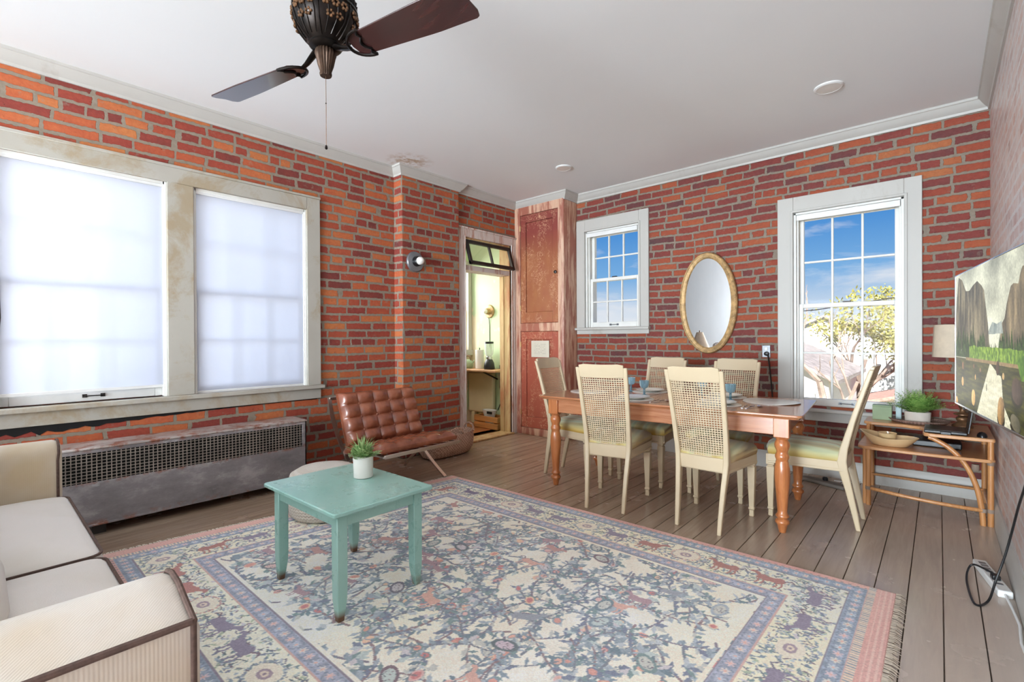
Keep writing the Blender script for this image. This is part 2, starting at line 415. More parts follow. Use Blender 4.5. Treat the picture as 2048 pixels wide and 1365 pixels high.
def paper():
    m, n, b = material('note_paper')
    p = n.pos(); x, y, z = n.sep(p)
    ln = n.grey(n.math('SINE', n.math('MULTIPLY', z, 330)), .1, .5)
    wd = n.grey(n.noise(n.comb(n.math('MULTIPLY', x, 90), 0, n.math('MULTIPLY', z, 50)), 1, 2), .45, .6)
    ins = n.math('MULTIPLY', n.grey(n.math('ABSOLUTE', n.math('SUBTRACT', x, -3.775)), .085, .10, 1, 0), n.grey(n.math('ABSOLUTE', n.math('SUBTRACT', z, 1.11)), .07, .08, 1, 0))
    f = n.math('MULTIPLY', n.math('MULTIPLY', ln, wd), ins)
    setp(n, b, n.mix(n.math('MULTIPLY', f, .5), lin((204, 196, 180)), lin((120, 112, 104))), .8, 0, None, .2); return m
M['paper'] = paper()
M['siding'] = simple('white_siding', (206, 203, 196), .8, var=.03)
M['roof'] = simple('roof_shingle', (138, 128, 122), .9, var=.2, sc=4)
M['outside_grey'] = simple('outside_window', (150, 140, 130), .6, var=.1)
M['ground_out'] = simple('dry_ground', (176, 168, 136), .95, var=.3, sc=.7)
M['hill'] = simple('wooded_hill', (158, 148, 120), .95, var=.42, sc=.9)
M['brick_red_out'] = simple('low_wall_red', (164, 124, 110), .9, var=.15)
def attr_mat(name, rough=.9, emis=0.0, bumpy=0.0):
    m, n, b = material(name)
    a = n.add('ShaderNodeVertexColor', layer_name='paint').outputs[0]
    if emis:
        setp(n, b, lin((10, 10, 12)), .35, 0, None, .12, emis=a, est=emis)
    else:
        p = n.pos()
        a2 = n.mix(n.grey(n.noise(p, 170, 2), .35, .65, 0, .14), a, lin((120, 112, 106)))
        setp(n, b, a2, rough, 0, n.bump(n.noise(p, 240, 3), bumpy, .003), .1, sheen=.15)
    return m
M['rug'] = attr_mat('rug_pile', .95, 0, .4)
M['tv_picture'] = attr_mat('tv_picture', .1, 0.85)
M['fringe'] = simple('rug_fringe', (226, 214, 196), .9, var=.1, sc=40)

# ---------------------------------------------------------------- mesh builder
class MB:
    def __init__(s): s.v = []; s.f = []
    def add(s, vs, fs):
        o = len(s.v); s.v += [tuple(p) for p in vs]; s.f += [tuple(i+o for i in q) for q in fs]; return s
    def box(s, x0, x1, y0, y1, z0, z1, mat=None):
        vs = [(x, y, z) for z in (z0, z1) for y in (y0, y1) for x in (x0, x1)]
        if mat is not None: vs = [tuple(mat @ Vector(p)) for p in vs]
        return s.add(vs, [(0, 2, 3, 1), (4, 5, 7, 6), (0, 1, 5, 4), (2, 6, 7, 3), (0, 4, 6, 2), (1, 3, 7, 5)])
    def prism(s, poly, lo, hi, axis='z', mat=None):
        n = len(poly)
        def P(a, b, h): return {'z': (a, b, h), 'y': (a, h, b), 'x': (h, a, b)}[axis]
        vs = [P(a, b, lo) for a, b in poly]+[P(a, b, hi) for a, b in poly]
        if mat is not None: vs = [tuple(mat @ Vector(p)) for p in vs]
        return s.add(vs, [tuple(range(n))[::-1], tuple(range(n, 2*n))]+[(i, (i+1) % n, n+(i+1) % n, n+i) for i in range(n)])
    def loft(s, rings, cap0=True, cap1=True, closed=True):
        n = len(rings[0]); vs = [p for r in rings for p in r]; fs = []
        for k in range(len(rings)-1):
            for i in range(n if closed else n-1):
                j = (i+1) % n; fs.append((k*n+i, k*n+j, (k+1)*n+j, (k+1)*n+i))
        if cap0: fs.append(tuple(range(n))[::-1])
        if cap1: fs.append(tuple((len(rings)-1)*n+i for i in range(n)))
        return s.add(vs, fs)
    def lathe(s, prof, c=(0, 0, 0), seg=24, cap=True, sx=1, sy=1):
        rings = [[(c[0]+r*sx*math.cos(2*PI*i/seg), c[1]+r*sy*math.sin(2*PI*i/seg), c[2]+z) for i in range(seg)] for r, z in prof]
        return s.loft(rings, cap, cap)
    def tube(s, pts, r, seg=8, cap=True, flat=None):
        pts = [Vector(p) for p in pts]; n = len(pts); rings = []
        rr = r if isinstance(r, (list, tuple)) else [r]*n
        prev = None
        for i, p in enumerate(pts):
            t = (pts[min(i+1, n-1)]-pts[max(i-1, 0)]).normalized()
            if prev is None:
                a = Vector((0, 0, 1)) if abs(t.z) < .9 else Vector((1, 0, 0)); u = t.cross(a).normalized()
            else:
                u = (prev-t*prev.dot(t)).normalized()
            prev = u; w = t.cross(u)
            k1, k2 = (1, 1) if flat is None else flat
            rings.append([tuple(p+(u*math.cos(2*PI*j/seg)*k1+w*math.sin(2*PI*j/seg)*k2)*rr[i]) for j in range(seg)])
        return s.loft(rings, cap, cap)
    def sphere(s, c, r, seg=12, rings=8, sz=1.0):
        prof = [(max(1e-4, r*math.sin(PI*k/rings)), -r*sz*math.cos(PI*k/rings)) for k in range(rings+1)]
        return s.lathe(prof, c, seg)
    def xf(s, m, start=0):
        s.v[start:] = [tuple(m @ Vector(p)) for p in s.v[start:]]; return s
    def build(s, name, mat, parent=None, smooth=False, bevel=0, seg=2, sub=0, kind=None, auto=40):
        me = bpy.data.meshes.new(name); me.from_pydata(s.v, [], s.f); me.update()
        o = bpy.data.objects.new(name, me); COL.objects.link(o)
        me.materials.append(M[mat] if isinstance(mat, str) else mat)
        if parent is not None: o.parent = parent
        if kind: o['kind'] = kind
        if smooth or bevel or sub:
            for p in me.polygons: p.use_smooth = True
            try: me.set_sharp_from_angle(angle=math.radians(auto))
            except Exception: pass
        if bevel:
            b = o.modifiers.new('bevel', 'BEVEL'); b.width = bevel; b.segments = seg; b.limit_method = 'ANGLE'; b.angle_limit = math.radians(35)
        if sub:
            b = o.modifiers.new('subd', 'SUBSURF'); b.levels = sub; b.render_levels = sub
        return o

def thing(name, label, cat, loc=(0, 0, 0), rot=0.0, group=None):
    o = bpy.data.objects.new(name, None); COL.objects.link(o); o.location = loc
    o.rotation_euler = (0, 0, rot); o.empty_display_size = .1
    return tag(o, label, cat, group)
def tag(o, label, cat, group=None):
    o['label'] = label; o['category'] = cat
    if group: o['group'] = group
    return o
def struct(o): o['kind'] = 'structure'; return o
def sroot(name, loc=(0, 0, 0)):
    o = bpy.data.objects.new(name, None); COL.objects.link(o); o.location = loc; o['kind'] = 'structure'; return o
def dup(root, loc, rot=None, label=None, group=None):
    def cp(o, par):
        c = o.copy(); COL.objects.link(c); c.parent = par
        for ch in list(o.children): cp(ch, c)
        return c
    kids = list(root.children)
    r = root.copy(); COL.objects.link(r)
    for k in kids: cp(k, r)
    r.location = loc
    if rot is not None: r.rotation_euler = (0, 0, rot)
    if label: r['label'] = label
    if group: r['group'] = group
    return r
def grid_paint(name, mat, X, Y, Z, RGB, parent=None):
    ny, nx = X.shape
    co = np.stack([X, Y, Z], -1).reshape(-1, 3).astype(np.float32)
    i = np.arange(ny*nx).reshape(ny, nx)
    q = np.stack([i[:-1, :-1], i[:-1, 1:], i[1:, 1:], i[1:, :-1]], -1).reshape(-1, 4).astype(np.int32)
    me = bpy.data.meshes.new(name); me.vertices.add(len(co)); me.vertices.foreach_set('co', co.ravel())
    me.loops.add(q.size); me.loops.foreach_set('vertex_index', q.ravel())
    me.polygons.add(len(q)); me.polygons.foreach_set('loop_start', np.arange(0, q.size, 4, dtype=np.int32))
    try: me.polygons.foreach_set('loop_total', np.full(len(q), 4, dtype=np.int32))
    except Exception: pass
    me.update(calc_edges=True); me.validate()
    a = me.color_attributes.new('paint', 'FLOAT_COLOR', 'POINT')
    c = np.clip(RGB/255.0, 0, 1); c = np.where(c <= .04045, c/12.92, ((c+.055)/1.055)**2.4)
    rgba = np.concatenate([c.reshape(-1, 3), np.ones((ny*nx, 1))], 1).astype(np.float32)
    a.data.foreach_set('color', rgba.ravel())
    me.materials.append(M[mat]); o = bpy.data.objects.new(name, me); COL.objects.link(o)
    if parent is not None: o.parent = parent
    return o
def Rz(a): return Matrix.Rotation(a, 4, 'Z')
def T(x, y, z): return Matrix.Translation((x, y, z))

# ---------------------------------------------------------------- light
def world():
    w = bpy.data.worlds.new('world'); S.world = w; w.use_nodes = True
    n = NT(w.node_tree); bg = n.n['Background']
    g = n.add('ShaderNodeTexCoord').outputs['Generated']
    x, y, z = n.sep(g)
    sky = n.ramp(z, [(0.0, (255, 255, 255)), (.05, (214, 230, 248)), (.12, (128, 184, 236)), (.22, (72, 146, 222)), (.5, (44, 110, 200)), (1.0, (60, 120, 205))])
    cv = n.comb(x, y, n.math('MULTIPLY', z, 4.5))
    c1 = n.noise(cv, 3.2, 6, .62, .5)
    low = n.grey(z, .02, .22, .2, -.02)
    cl = n.grey(n.math('ADD', c1, low), .62, .82)
    sky = n.mix(n.math('MULTIPLY', cl, .85), sky, lin((244, 246, 250)))
    n.put(bg.inputs[0], sky); bg.inputs[1].default_value = 0.62
world()
def area(name, loc, target, sx, sy, e, col=(1, 1, 1)):
    l = bpy.data.lights.new(name, 'AREA'); l.shape = 'RECTANGLE'; l.size = sx; l.size_y = sy; l.energy = e; l.color = col
    o = bpy.data.objects.new(name, l); COL.objects.link(o); o.location = loc
    o.rotation_euler = (Vector(target)-Vector(loc)).to_track_quat('-Z', 'Y').to_euler(); return o
sun = bpy.data.lights.new('sun', 'SUN'); sun.energy = 11.0; sun.angle = .01; so = bpy.data.objects.new('sun', sun); COL.objects.link(so)
so.rotation_euler = Vector((-.22, .75, -.6)).to_track_quat('-Z', 'Y').to_euler()
area('daylight_left', (-8.2, 1.05, 2.3), (-4.3, 1.05, 1.6), 6.0, 4.0, 155, (.82, .92, 1.0))
area('fill_behind', (-1.7, -7.8, 1.3), (-1.9, 5, 1.9), 3.6, 2.3, 800, (.78, .905, 1.0))  # added fill lamp inside the room; the wall behind it has no window
area('fill_upward', (-1.9, -3.9, .3), (-1.9, 1.5, 3.0), 3.9, 3.4, 240, (.78, .905, 1.0))  # added fill lamp, unseen, aimed up to brighten the ceiling
area('kitchen_fill', (-4.75, 3.1, 2.6), (-4.8, 4.8, .5), .8, .8, 15, (1, .97, .9))
area('daylight_kitchen', (-6.8, 4.2, 2.0), (-5.0, 4.3, 1.2), 2.4, 2.4, 260, (1, .98, .94))

# ================================================================ SETTING
XL, YD, XR, YB, HC = -4.273, 5.06, 0.286, -8.0, 3.03
XP, XD = -4.14, -4.19
# floor boards
f = MB(); k = -36
while True:
    x0 = 0.013+0.1275*k
    if x0 > XR: break
    f.box(x0+.0014, min(x0+.1275-.0014, XR+.02), YB, YD, -.03, 0.0); k += 1
f.box(XL-.6, XR+.1, YB-.1, YD+.1, -.08, -.031)
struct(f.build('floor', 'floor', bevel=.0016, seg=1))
# ceiling slab
struct(MB().box(XL-.9, XR+.3, YB-.3, YD+.3, HC, HC+.15).build('ceiling', 'ceiling'))
# left wall with two window openings
W1, W2, WZ0, WZ1 = (.080, .960), (1.129, 2.009), .83, 2.415
def wall_x(mb, x0, x1, y0, y1, holes, z1=HC):
    ys = sorted(set([y0, y1]+[h[0] for h in holes]+[h[1] for h in holes]))
    for a, b in zip(ys[:-1], ys[1:]):
        h = [q for q in holes if q[0] <= a+1e-6 and q[1] >= b-1e-6]
        if h:
            if h[0][2] > 0: mb.box(x0, x1, a, b, 0, h[0][2])
            mb.box(x0, x1, a, b, h[0][3], z1)
        else: mb.box(x0, x1, a, b, 0, z1)
struct(MB().box(XL-.3, XL, YB, -.25, 0, HC).build('wall_left_rear', 'plaster_dim'))
w = MB(); wall_x(w, XL-.3, XL, -.25, 2.95, [(W1[0], W1[1], WZ0, WZ1), (W2[0], W2[1], WZ0, WZ1)])
struct(w.build('wall_left', 'brick_left'))
struct(MB().box(XL-.2, XP, 2.95, 3.745, 0, HC).build('wall_pier', 'brick_left', bevel=.012, seg=2))
DY0, DY1, DZT, DZM, DZ = 3.865, 4.675, 2.45, 2.12, 2.06
w = MB(); wall_x(w, XD-.155, XD, 3.745, 4.8, [(DY0, DY1, 0, DZT)])
w.box(XD-.155, XD, 4.8, YD, 0, HC)
struct(w.build('wall_door', 'brick_left'))
# far wall with two windows
SW = (-3.27, -2.55, 1.375, 2.555); BW = (-1.006, -.213, .62, 2.385)
def wall_y(mb, y0, y1, x0, x1, holes):
    xs = sorted(set([x0, x1]+[h[0] for h in holes]+[h[1] for h in holes]))
    for a, b in zip(xs[:-1], xs[1:]):
        h = [q for q in holes if q[0] <= a+1e-6 and q[1] >= b-1e-6]
        if h: mb.box(a, b, y0, y1, 0, h[0][2]); mb.box(a, b, y0, y1, h[0][3], HC)
        else: mb.box(a, b, y0, y1, 0, HC)
w = MB(); wall_y(w, YD, YD+.22, XD, XR+.3, [SW, BW]); struct(w.build('wall_far', 'brick_far'))
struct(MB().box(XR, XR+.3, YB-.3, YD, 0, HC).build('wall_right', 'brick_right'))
struct(MB().box(XL-.3, XR, YB-.3, YB, 0, HC).build('wall_back', 'plaster'))

def sweep(path, prof, closed=False):
    """profile (out, z) carried along a floor path, room on the right-hand side of travel"""
    mb = MB(); n = len(path); rings = []
    for i, p in enumerate(path):
        p = Vector(p)
        d0 = (p-Vector(path[i-1])).normalized() if i > 0 else None
        d1 = (Vector(path[i+1])-p).normalized() if i < n-1 else None
        d0 = d0 or d1; d1 = d1 or d0
        n0 = Vector((d0.y, -d0.x)); n1 = Vector((d1.y, -d1.x)); m = (n0+n1)
        m = m/(m.dot(n0)) if m.length > 1e-6 else n0
        rings.append([(p.x+m.x*o, p.y+m.y*o, z) for o, z in prof])
    return mb.loft(rings, True, True)
crown = [(0, 2.937), (.012, 2.937), (.016, 2.955), (.03, 2.965), (.05, 2.99), (.062, 3.008), (.07, 3.012), (.07, HC), (0, HC)]
cpath = [(XL, YB), (XL, 2.95), (XP, 2.95), (XP, 3.745), (XD, 3.745), (XD, 4.79), (-3.40, 4.79), (-3.40, YD), (XR, YD), (XR, YB)]
struct(sweep(cpath, crown).build('trim_1', 'white_trim', smooth=True, auto=25))
bb = [(0, 0), (.02, 0), (.02, .125), (.014, .14), (.008, .158), (0, .158)]
struct(sweep([(-3.40, YD), (XR, YD)], bb).build('baseboard_far', 'white_trim', smooth=True, auto=25))
struct(sweep([(XR, YD-.02), (XR, YB)], bb).build('baseboard_right', 'white_trim', smooth=True, auto=25))

def sash_window(root, axis, a0, a1, z0, zm, z1, base, outd, cols=3, th=.035, mat='sash_white', stile=.045):
    """double-hung sash. axis 'x': runs along X on plane Y=base (out = +); axis 'y': runs along Y on plane X=base (out = outd)"""
    def B(mb, p0, p1, q0, q1, d0, d1):
        lo, hi = sorted((base+outd*d0, base+outd*d1))
        if axis == 'x': mb.box(p0, p1, lo, hi, q0, q1)
        else: mb.box(lo, hi, p0, p1, q0, q1)
    def sash(zb, zt, d, rail_b, rail_t, nm):
        mb = MB()
        B(mb, a0, a0+stile, zb, zt, d, d+th); B(mb, a1-stile, a1, zb, zt, d, d+th)
        B(mb, a0+stile, a1-stile, zb, zb+rail_b, d, d+th); B(mb, a0+stile, a1-stile, zt-rail_t, zt, d, d+th)
        w_ = (a1-a0-2*stile)/cols; h_ = zt-rail_t-zb-rail_b
        for k in range(1, cols): B(mb, a0+stile+w_*k-.009, a0+stile+w_*k+.009, zb+rail_b, zt-rail_t, d+.006, d+th-.006)
        B(mb, a0+stile, a1-stile, zb+rail_b+h_/2-.009, zb+rail_b+h_/2+.009, d+.007, d+th-.007)
        o = mb.build('sash', mat, root, bevel=.003, seg=1)
        g = MB(); B(g, a0+stile-.003, a1-stile+.003, zb+rail_b-.003, zt-rail_t+.003, d+th*.5-.002, d+th*.5+.002); g.build('pane', 'pane', o)
        return o
    lo = sash(z0, zm+.02, .055, .06, .038, 'lower'); hi = sash(zm-.018, z1, .055+th+.006, .038, .045, 'upper')
    return lo, hi

# window_1: the double shaded window of the left wall
def left_window():
    r = sroot('window_1')
    X = XL
    c = MB(); y0, y1 = -.04, 2.132; zt = 2.543
    c.box(X, X+.022, y0, W1[0], .83, zt); c.box(X, X+.022, W2[1], y1, .83, zt); c.box(X, X+.022, W1[1], W2[0], .83, WZ1)
    c.box(X, X+.0225, W1[0], W2[1], WZ1, zt); c.box(X, X+.03, y0-.005, y1+.004, zt-.018, zt+.004)
    c.build('casing', 'casing_left', r, bevel=.003, seg=1)
    s_ = MB(); s_.box(X-.06, X+.055, y0-.03, y1+.024, .795, .83); s_.build('stool', 'casing_left', r, bevel=.006)
    a_ = MB(); a_.box(X, X+.02, y0, y1, .705, .795); a_.build('apron', 'casing_left', r, bevel=.003, seg=1)
    j = MB()
    for a, b in (W1, W2):
        j.box(X-.3, X+.001, a-.001, a+.022, .83, WZ1); j.box(X-.3, X+.001, b-.022, b+.001, .83, WZ1); j.box(X-.3, X+.001, a, b, WZ1-.022, WZ1+.001); j.box(X-.32, X-.06, a, b, .79, .83)
        j.box(X-.012, X+.006, a+.0, a+.012, .83, WZ1); j.box(X-.012, X+.006, b-.012, b, .83, WZ1)
    j.build('jamb', 'sash_white', r, bevel=.002, seg=1)
    for a, b in (W1, W2):
        lo, hi = sash_window(r, 'y', a+.022, b-.022, .832, 1.615, WZ1-.022, X, -1, th=.038)
        for p in (lo,):
            h = MB(); ym = (a+b)/2+(.06 if a > 1 else .03)
            h.tube([(X-.05, ym-.045, .868), (X-.035, ym-.045, .868), (X-.035, ym+.045, .868), (X-.05, ym+.045, .868)], .004, 6)
            h.box(X-.058, X-.05, ym-.06, ym-.035, .857, .88); h.box(X-.058, X-.05, ym+.035, ym+.06, .857, .88)
            h.build('sash_lift', 'dark_metal', p)
left_window()
for i, ((a, b), zb, lab) in enumerate(((W1, .905, 'white roller shade in the left half of the paired window, gap below it'), (W2, .836, 'white roller shade lowered to the sill, in the right half of the paired window'))):
    sh = thing('roller_shade', lab, 'window shade', (XL-.018, (a+b)/2, WZ1-.03), 0, 'roller shades in the paired window')
    hw = (b-a)/2-.016
    MB().box(-.002, 0, -hw, hw, -(WZ1-.03-zb), 0).build('shade_cloth', 'roller', sh)
    MB().box(-.02, .016, -hw-.003, hw+.003, -.012, .026).build('cassette', 'white_plastic', sh, bevel=.004)
    MB().box(-.006, .006, -hw, hw, -(WZ1-.03-zb)-.010, -(WZ1-.03-zb)+.012).build('hem_bar', 'white_plastic', sh, bevel=.003)
    if i == 0: MB().tube([(.006, -hw+.005, 0), (.008, -hw+.012, -.7), (.008, -hw+.018, -1.0), (.006, -hw+.01, -1.12)], .0025, 5).build('pull_cord', 'dark_metal', sh)
# torn gap under the apron: its shade painted as a flat dark strip
g = MB(); ys = np.linspace(-.05, 2.1, 60); pts = [(float(y), .7055) for y in ys]
low = [(float(y), .7055-.008-.05*max(0, math.sin(y*2.1+1.2)*.5+.5)*(0.4+.6*random.random())*(1.25-.45*y)) for y in ys[::-1]]
g.prism(pts+low, XL-.001, XL+.004, 'x'); struct(g.build('gap_shade', 'dark_gap'))

def far_window(name, H, cx0, cx1, cz0, cz1, zm, stool_z, shade=True):
    r = sroot(name); x0, x1, z0, z1 = H
    c = MB()
    c.box(cx0, x0, YD-.025, YD, stool_z, cz1); c.box(x1, cx1, YD-.025, YD, stool_z, cz1); c.box(x0, x1, YD-.0255, YD, z1, cz1)
    c.box(x0-.022, x0, YD-.034, YD-.02, stool_z, z1+.02); c.box(x1, x1+.022, YD-.034, YD-.02, stool_z, z1+.02); c.box(x0-.022, x1+.022, YD-.0345, YD-.02, z1, z1+.022)
    c.build('casing', 'white_trim', r, bevel=.004)
    MB().box(cx0-.015, cx1+.012, YD-.06, YD+.05, stool_z-.03, stool_z).build('stool', 'white_trim', r, bevel=.006)
    MB().box(cx0, cx1, YD-.022, YD, cz0, stool_z-.03).build('apron', 'white_trim', r, bevel=.003, seg=1)
    j = MB()
    j.box(x0-.001, x0+.02, YD-.003, YD+.22, z0, z1); j.box(x1-.02, x1+.001, YD-.003, YD+.22, z0, z1); j.box(x0, x1, YD-.003, YD+.22, z1-.018, z1+.001); j.box(x0, x1, YD+.04, YD+.24, z0-.03, z0+.004)
    for xx in (x0+.02, x1-.034): j.box(xx, xx+.014, YD+.03, YD+.052, z0, z1)
    j.build('jamb', 'sash_white', r, bevel=.002, seg=1)
    lo, hi = sash_window(r, 'x', x0+.02, x1-.02, z0+.004, zm, z1-.018, YD, 1, th=.036)
    xm = (x0+x1)/2
    h = MB(); h.box(xm-.06, xm-.035, YD+.048, YD+.056, z0+.02, z0+.042); h.box(xm+.035, xm+.06, YD+.048, YD+.056, z0+.02, z0+.042); h.tube([(xm-.05, YD+.04, z0+.031), (xm+.05, YD+.04, z0+.031)], .004, 6); h.build('sash_lift', 'pewter', lo)
    MB().box(xm-.03, xm+.03, YD+.056, YD+.085, zm+.02, zm+.032).build('sash_lock', 'dark_metal', lo, bevel=.003)
    return r
far_window('window_2', SW, -3.395, -2.43, 1.292, 2.70, 1.955, 1.372)
far_window('window_3', BW, -1.135, -.10, .488, 2.53, 1.528, .60)
for H, lab in ((SW, 'rolled up white shade at the top of the smaller window'), (BW, 'rolled up white shade at the top of the tall window')):
    sh = thing('roller_shade', lab, 'window shade', ((H[0]+H[1])/2, YD+.012, H[3]-.045), 0, 'rolled up roller shades')
    hw = (H[1]-H[0])/2-.024
    MB().tube([(-hw, 0, 0), (hw, 0, 0)], .021, 12).build('shade_roll', 'white_plastic', sh, smooth=True)
    MB().box(-hw, hw, -.024, -.020, -.028, .022).build('valance', 'white_plastic', sh, bevel=.002, seg=1)

# door_1: door frame with transom
d = sroot('door_1')
c = MB(); X = XD
c.box(X, X+.024, 3.75, DY0, 0, 2.56); c.box(X, X+.024, DY1, 4.785, 0, 2.56); c.box(X, X+.0245, DY0, DY1, DZT, 2.56)
c.box(X, X+.034, 3.75, 3.768, 0, 2.562); c.box(X, X+.034, DY0-.012, DY0, 0, DZT+.012); c.box(X, X+.034, DY1, DY1+.012, 0, DZT+.012); c.box(X, X+.03, DY1+.045, DY1+.055, 0, 2.45); c.box(X, X+.038, 3.745, 4.785, 2.545, 2.565)
c.build('casing', 'door_trim', d, bevel=.004)
j = MB(); j.box(X-.17, X+.006, DY0-.001, DY0+.02, 0, DZT); j.box(X-.17, X+.006, DY1-.022, DY1+.001, 0, DZT); j.box(X-.17, X+.006, DY0, DY1, DZT-.02, DZT+.001)
j.box(X-.1, X-.085, DY1-.036, DY1-.02, 0, DZ)
j.build('jamb', 'jamb_wood', d, bevel=.003, seg=1)
MB().box(X-.16, X+.014, DY0+.018, DY1-.02, DZ, DZM).build('transom_bar', 'door_trim', d, bevel=.005)
MB().box(X-.16, X+.05, DY0-.1, DY1+.02, 0, .022).build('threshold', 'jamb_wood', d, bevel=.006)
tr = MB(); H_ = .31; yy0, yy1 = DY0+.012, DY1-.012
mt = T(X+.0, 0, DZT-.03) @ Matrix.Rotation(math.radians(-17), 4, 'Y')
for bx in ((yy0, yy1, -.04, 0), (yy0, yy1, -H_, -H_+.042), (yy0, yy0+.042, -H_, 0), (yy1-.042, yy1, -H_, 0), ((yy0+yy1)/2-.011, (yy0+yy1)/2+.011, -H_, 0)):
    tr.box(-.016, .016, bx[0], bx[1], bx[2], bx[3], mt)
tw = tr.build('transom_sash', 'dark_metal', d, bevel=.003, seg=1)
MB().box(-.002, .002, yy0+.03, yy1-.03, -H_+.03, -.03, mt).build('pane', 'pane', tw)

# built-in cupboard in the corner
cb = thing('built_in_cupboard', 'tall built-in corner cupboard with cracked red paint and two stacked doors', 'cupboard', (0, 0, 0))
c = MB(); cy = 4.79
c.box(XD+.002, -4.095, cy-.02, cy+.25, 0, 2.95); c.prism([(-3.487, cy-.02), (-3.42, cy-.02), (-3.404, cy-.012), (-3.40, cy+.004), (-3.40, YD-.002), (-3.487, YD-.002)], 0, 2.95)
c.box(-4.095, -3.487, cy-.02, cy+.05, 1.335, 1.44); c.box(-4.095, -3.487, cy-.02, cy+.05, 2.845, 2.95); c.box(-4.095, -3.487, cy-.02, cy+.05, 0, .09)
c.build('face_frame', 'post_wood', cb, bevel=.004)
for z0, z1, nm in ((1.443, 2.842, 'u'), (.093, 1.332, 'l')):
    m_ = MB(); a, b = -4.092, -3.49
    m_.box(a, a+.085, cy-.012, cy+.02, z0, z1); m_.box(b-.085, b, cy-.012, cy+.02, z0, z1); m_.box(a+.085, b-.085, cy-.012, cy+.02, z1-.1, z1); m_.box(a+.085, b-.085, cy-.012, cy+.02, z0, z0+.14)
    m_.box(a+.085, b-.085, cy+.004, cy+.015, z0+.14, z1-.1)
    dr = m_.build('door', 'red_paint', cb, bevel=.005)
    for zz in (z0+.16, z1-.2): MB().box(a-.012, a+.006, cy-.024, cy-.01, zz, zz+.07).build('hinge', 'jamb_wood', dr, bevel=.002, seg=1)
    if nm == 'u':
        MB().lathe([(.006, 0), (.008, .012), (.02, .02), (.02, .028), (.012, .033)], seg=14).xf(T(b-.028, cy-.012, 2.06) @ Matrix.Rotation(PI/2, 4, 'X')).build('knob', 'dark_metal', dr, smooth=True)
nt = MB(); nt.box(-3.918, -3.632, cy-.0138, cy-.0128, 1.005, 1.214)
tag(nt.build('paper_note', 'paper'), 'square paper note with faint lines pinned to the lower red cupboard door', 'note')

# kitchen beyond the door
KX0, KY0, KY1 = -5.28, 2.2, 5.0
KW = (4.1, 4.925, 1.08, 2.3)
struct(MB().box(KX0-.3, XD-.15, KY0, KY1+.2, -.06, 0.0).build('floor_2', 'kitchen_floor'))
w = MB(); wall_x(w, KX0-.2, KX0, KY0, KY1+.2, [KW]); w.box(KX0, XD-.155, KY1, KY1+.2, 0, HC); w.box(KX0, XL-.3, KY0-.1, KY0, 0, HC)
w.box(XD-.165, XD-.156, DY1, KY1, 0, HC); w.box(XD-.165, XD-.156, 3.0, DY0, 0, HC)
struct(w.build('wall_kitchen', 'green_wall'))
r = sroot('window_4'); c = MB()
c.box(KX0, KX0+.03, KW[1], KW[1]+.07, KW[2]-.08, KW[3]+.1); c.box(KX0, KX0+.03, KW[0]-.1, KW[0], KW[2]-.08, KW[3]+.1); c.box(KX0, KX0+.03, KW[0], KW[1], KW[3], KW[3]+.1); c.box(KX0, KX0+.05, KW[0]-.1, KW[1]+.07, KW[2]-.08, KW[2])
c.build('casing', 'white_trim', r, bevel=.003, seg=1)
sash_window(r, 'y', KW[0], KW[1], KW[2], 1.66, KW[3], KX0, -1, th=.036)
# shelf with things
sf = thing('kitchen_shelf', 'thin wooden wall shelf in the green kitchen seen through the doorway', 'shelf', (0, 0, 0))
SZ = .815
MB().box(-5.275, -4.42, 4.62, 4.982, SZ-.028, SZ).build('shelf_board', 'shelf_wood', sf, bevel=.006)
MB().tube([(-4.715, 4.98, SZ-.15), (-4.715, 4.70, SZ-.034)], .011, 6).build('bracket', 'dark_metal', sf)
cabm = thing('kitchen_sink', 'cream enamelled sink side below the kitchen shelf', 'sink', (0, 0, 0))
MB().box(-5.27, -4.75, 4.925, 4.996, .16, SZ-.05).build('apron_panel', 'cream', cabm, bevel=.03, seg=3)
lg = MB().box(-5.2, -5.14, 4.93, 4.99, 0, .17).build('leg', 'cream', cabm, bevel=.005)
MB().box(-4.84, -4.78, 4.93, 4.99, 0, .17).build('leg', 'cream', cabm, bevel=.005)
bl = thing('blender', 'black based countertop blender with a glass jar on the kitchen shelf', 'blender', (-4.70, 4.80, SZ))
MB().lathe([(.075, 0), (.08, .02), (.07, .09), (.048, .135), (.045, .14)], seg=20).build('motor_base', 'black', bl, smooth=True)
MB().lathe([(.04, .14), (.044, .165), (.04, .18)], seg=20).build('collar', 'steel', bl, smooth=True)
MB().lathe([(.04, .18), (.058, .22), (.064, .36), (.06, .36), (.054, .22), (.036, .185)], seg=20).build('jar', 'clear_glass', bl, smooth=True)
MB().lathe([(.064, .36), (.066, .385), (.04, .39)], seg=20).build('lid', 'black', bl, smooth=True)
tag(MB().tube([(-4.68, 4.992, SZ+.05), (-4.68, 4.992, SZ-.08), (-4.68, 4.992, .55), (-4.64, 4.992, .38), (-4.72, 4.992, .22)], .006, 6).build('appliance_cord', 'black', smooth=True), 'dark power cord hanging below the blender on the green wall', 'cord')
pt = thing('paper_towel', 'upright white paper towel roll beside the blender', 'paper towel', (-4.93, 4.84, SZ))
MB().lathe([(.02, 0), (.062, .002), (.062, .27), (.02, .272)], seg=24).build('roll', 'white_ceramic', pt, smooth=True)
MB().tube([(0, 0, .27), (0, 0, .30)], .006, 8).build('holder_post', 'bronze', pt)
fc = thing('kettle', 'small pale kettle at the left end of the kitchen shelf', 'kettle', (-5.13, 4.80, SZ))
MB().lathe([(.06, 0), (.075, .03), (.075, .08), (.05, .12), (.02, .13)], seg=20).build('body', 'sage', fc, smooth=True)
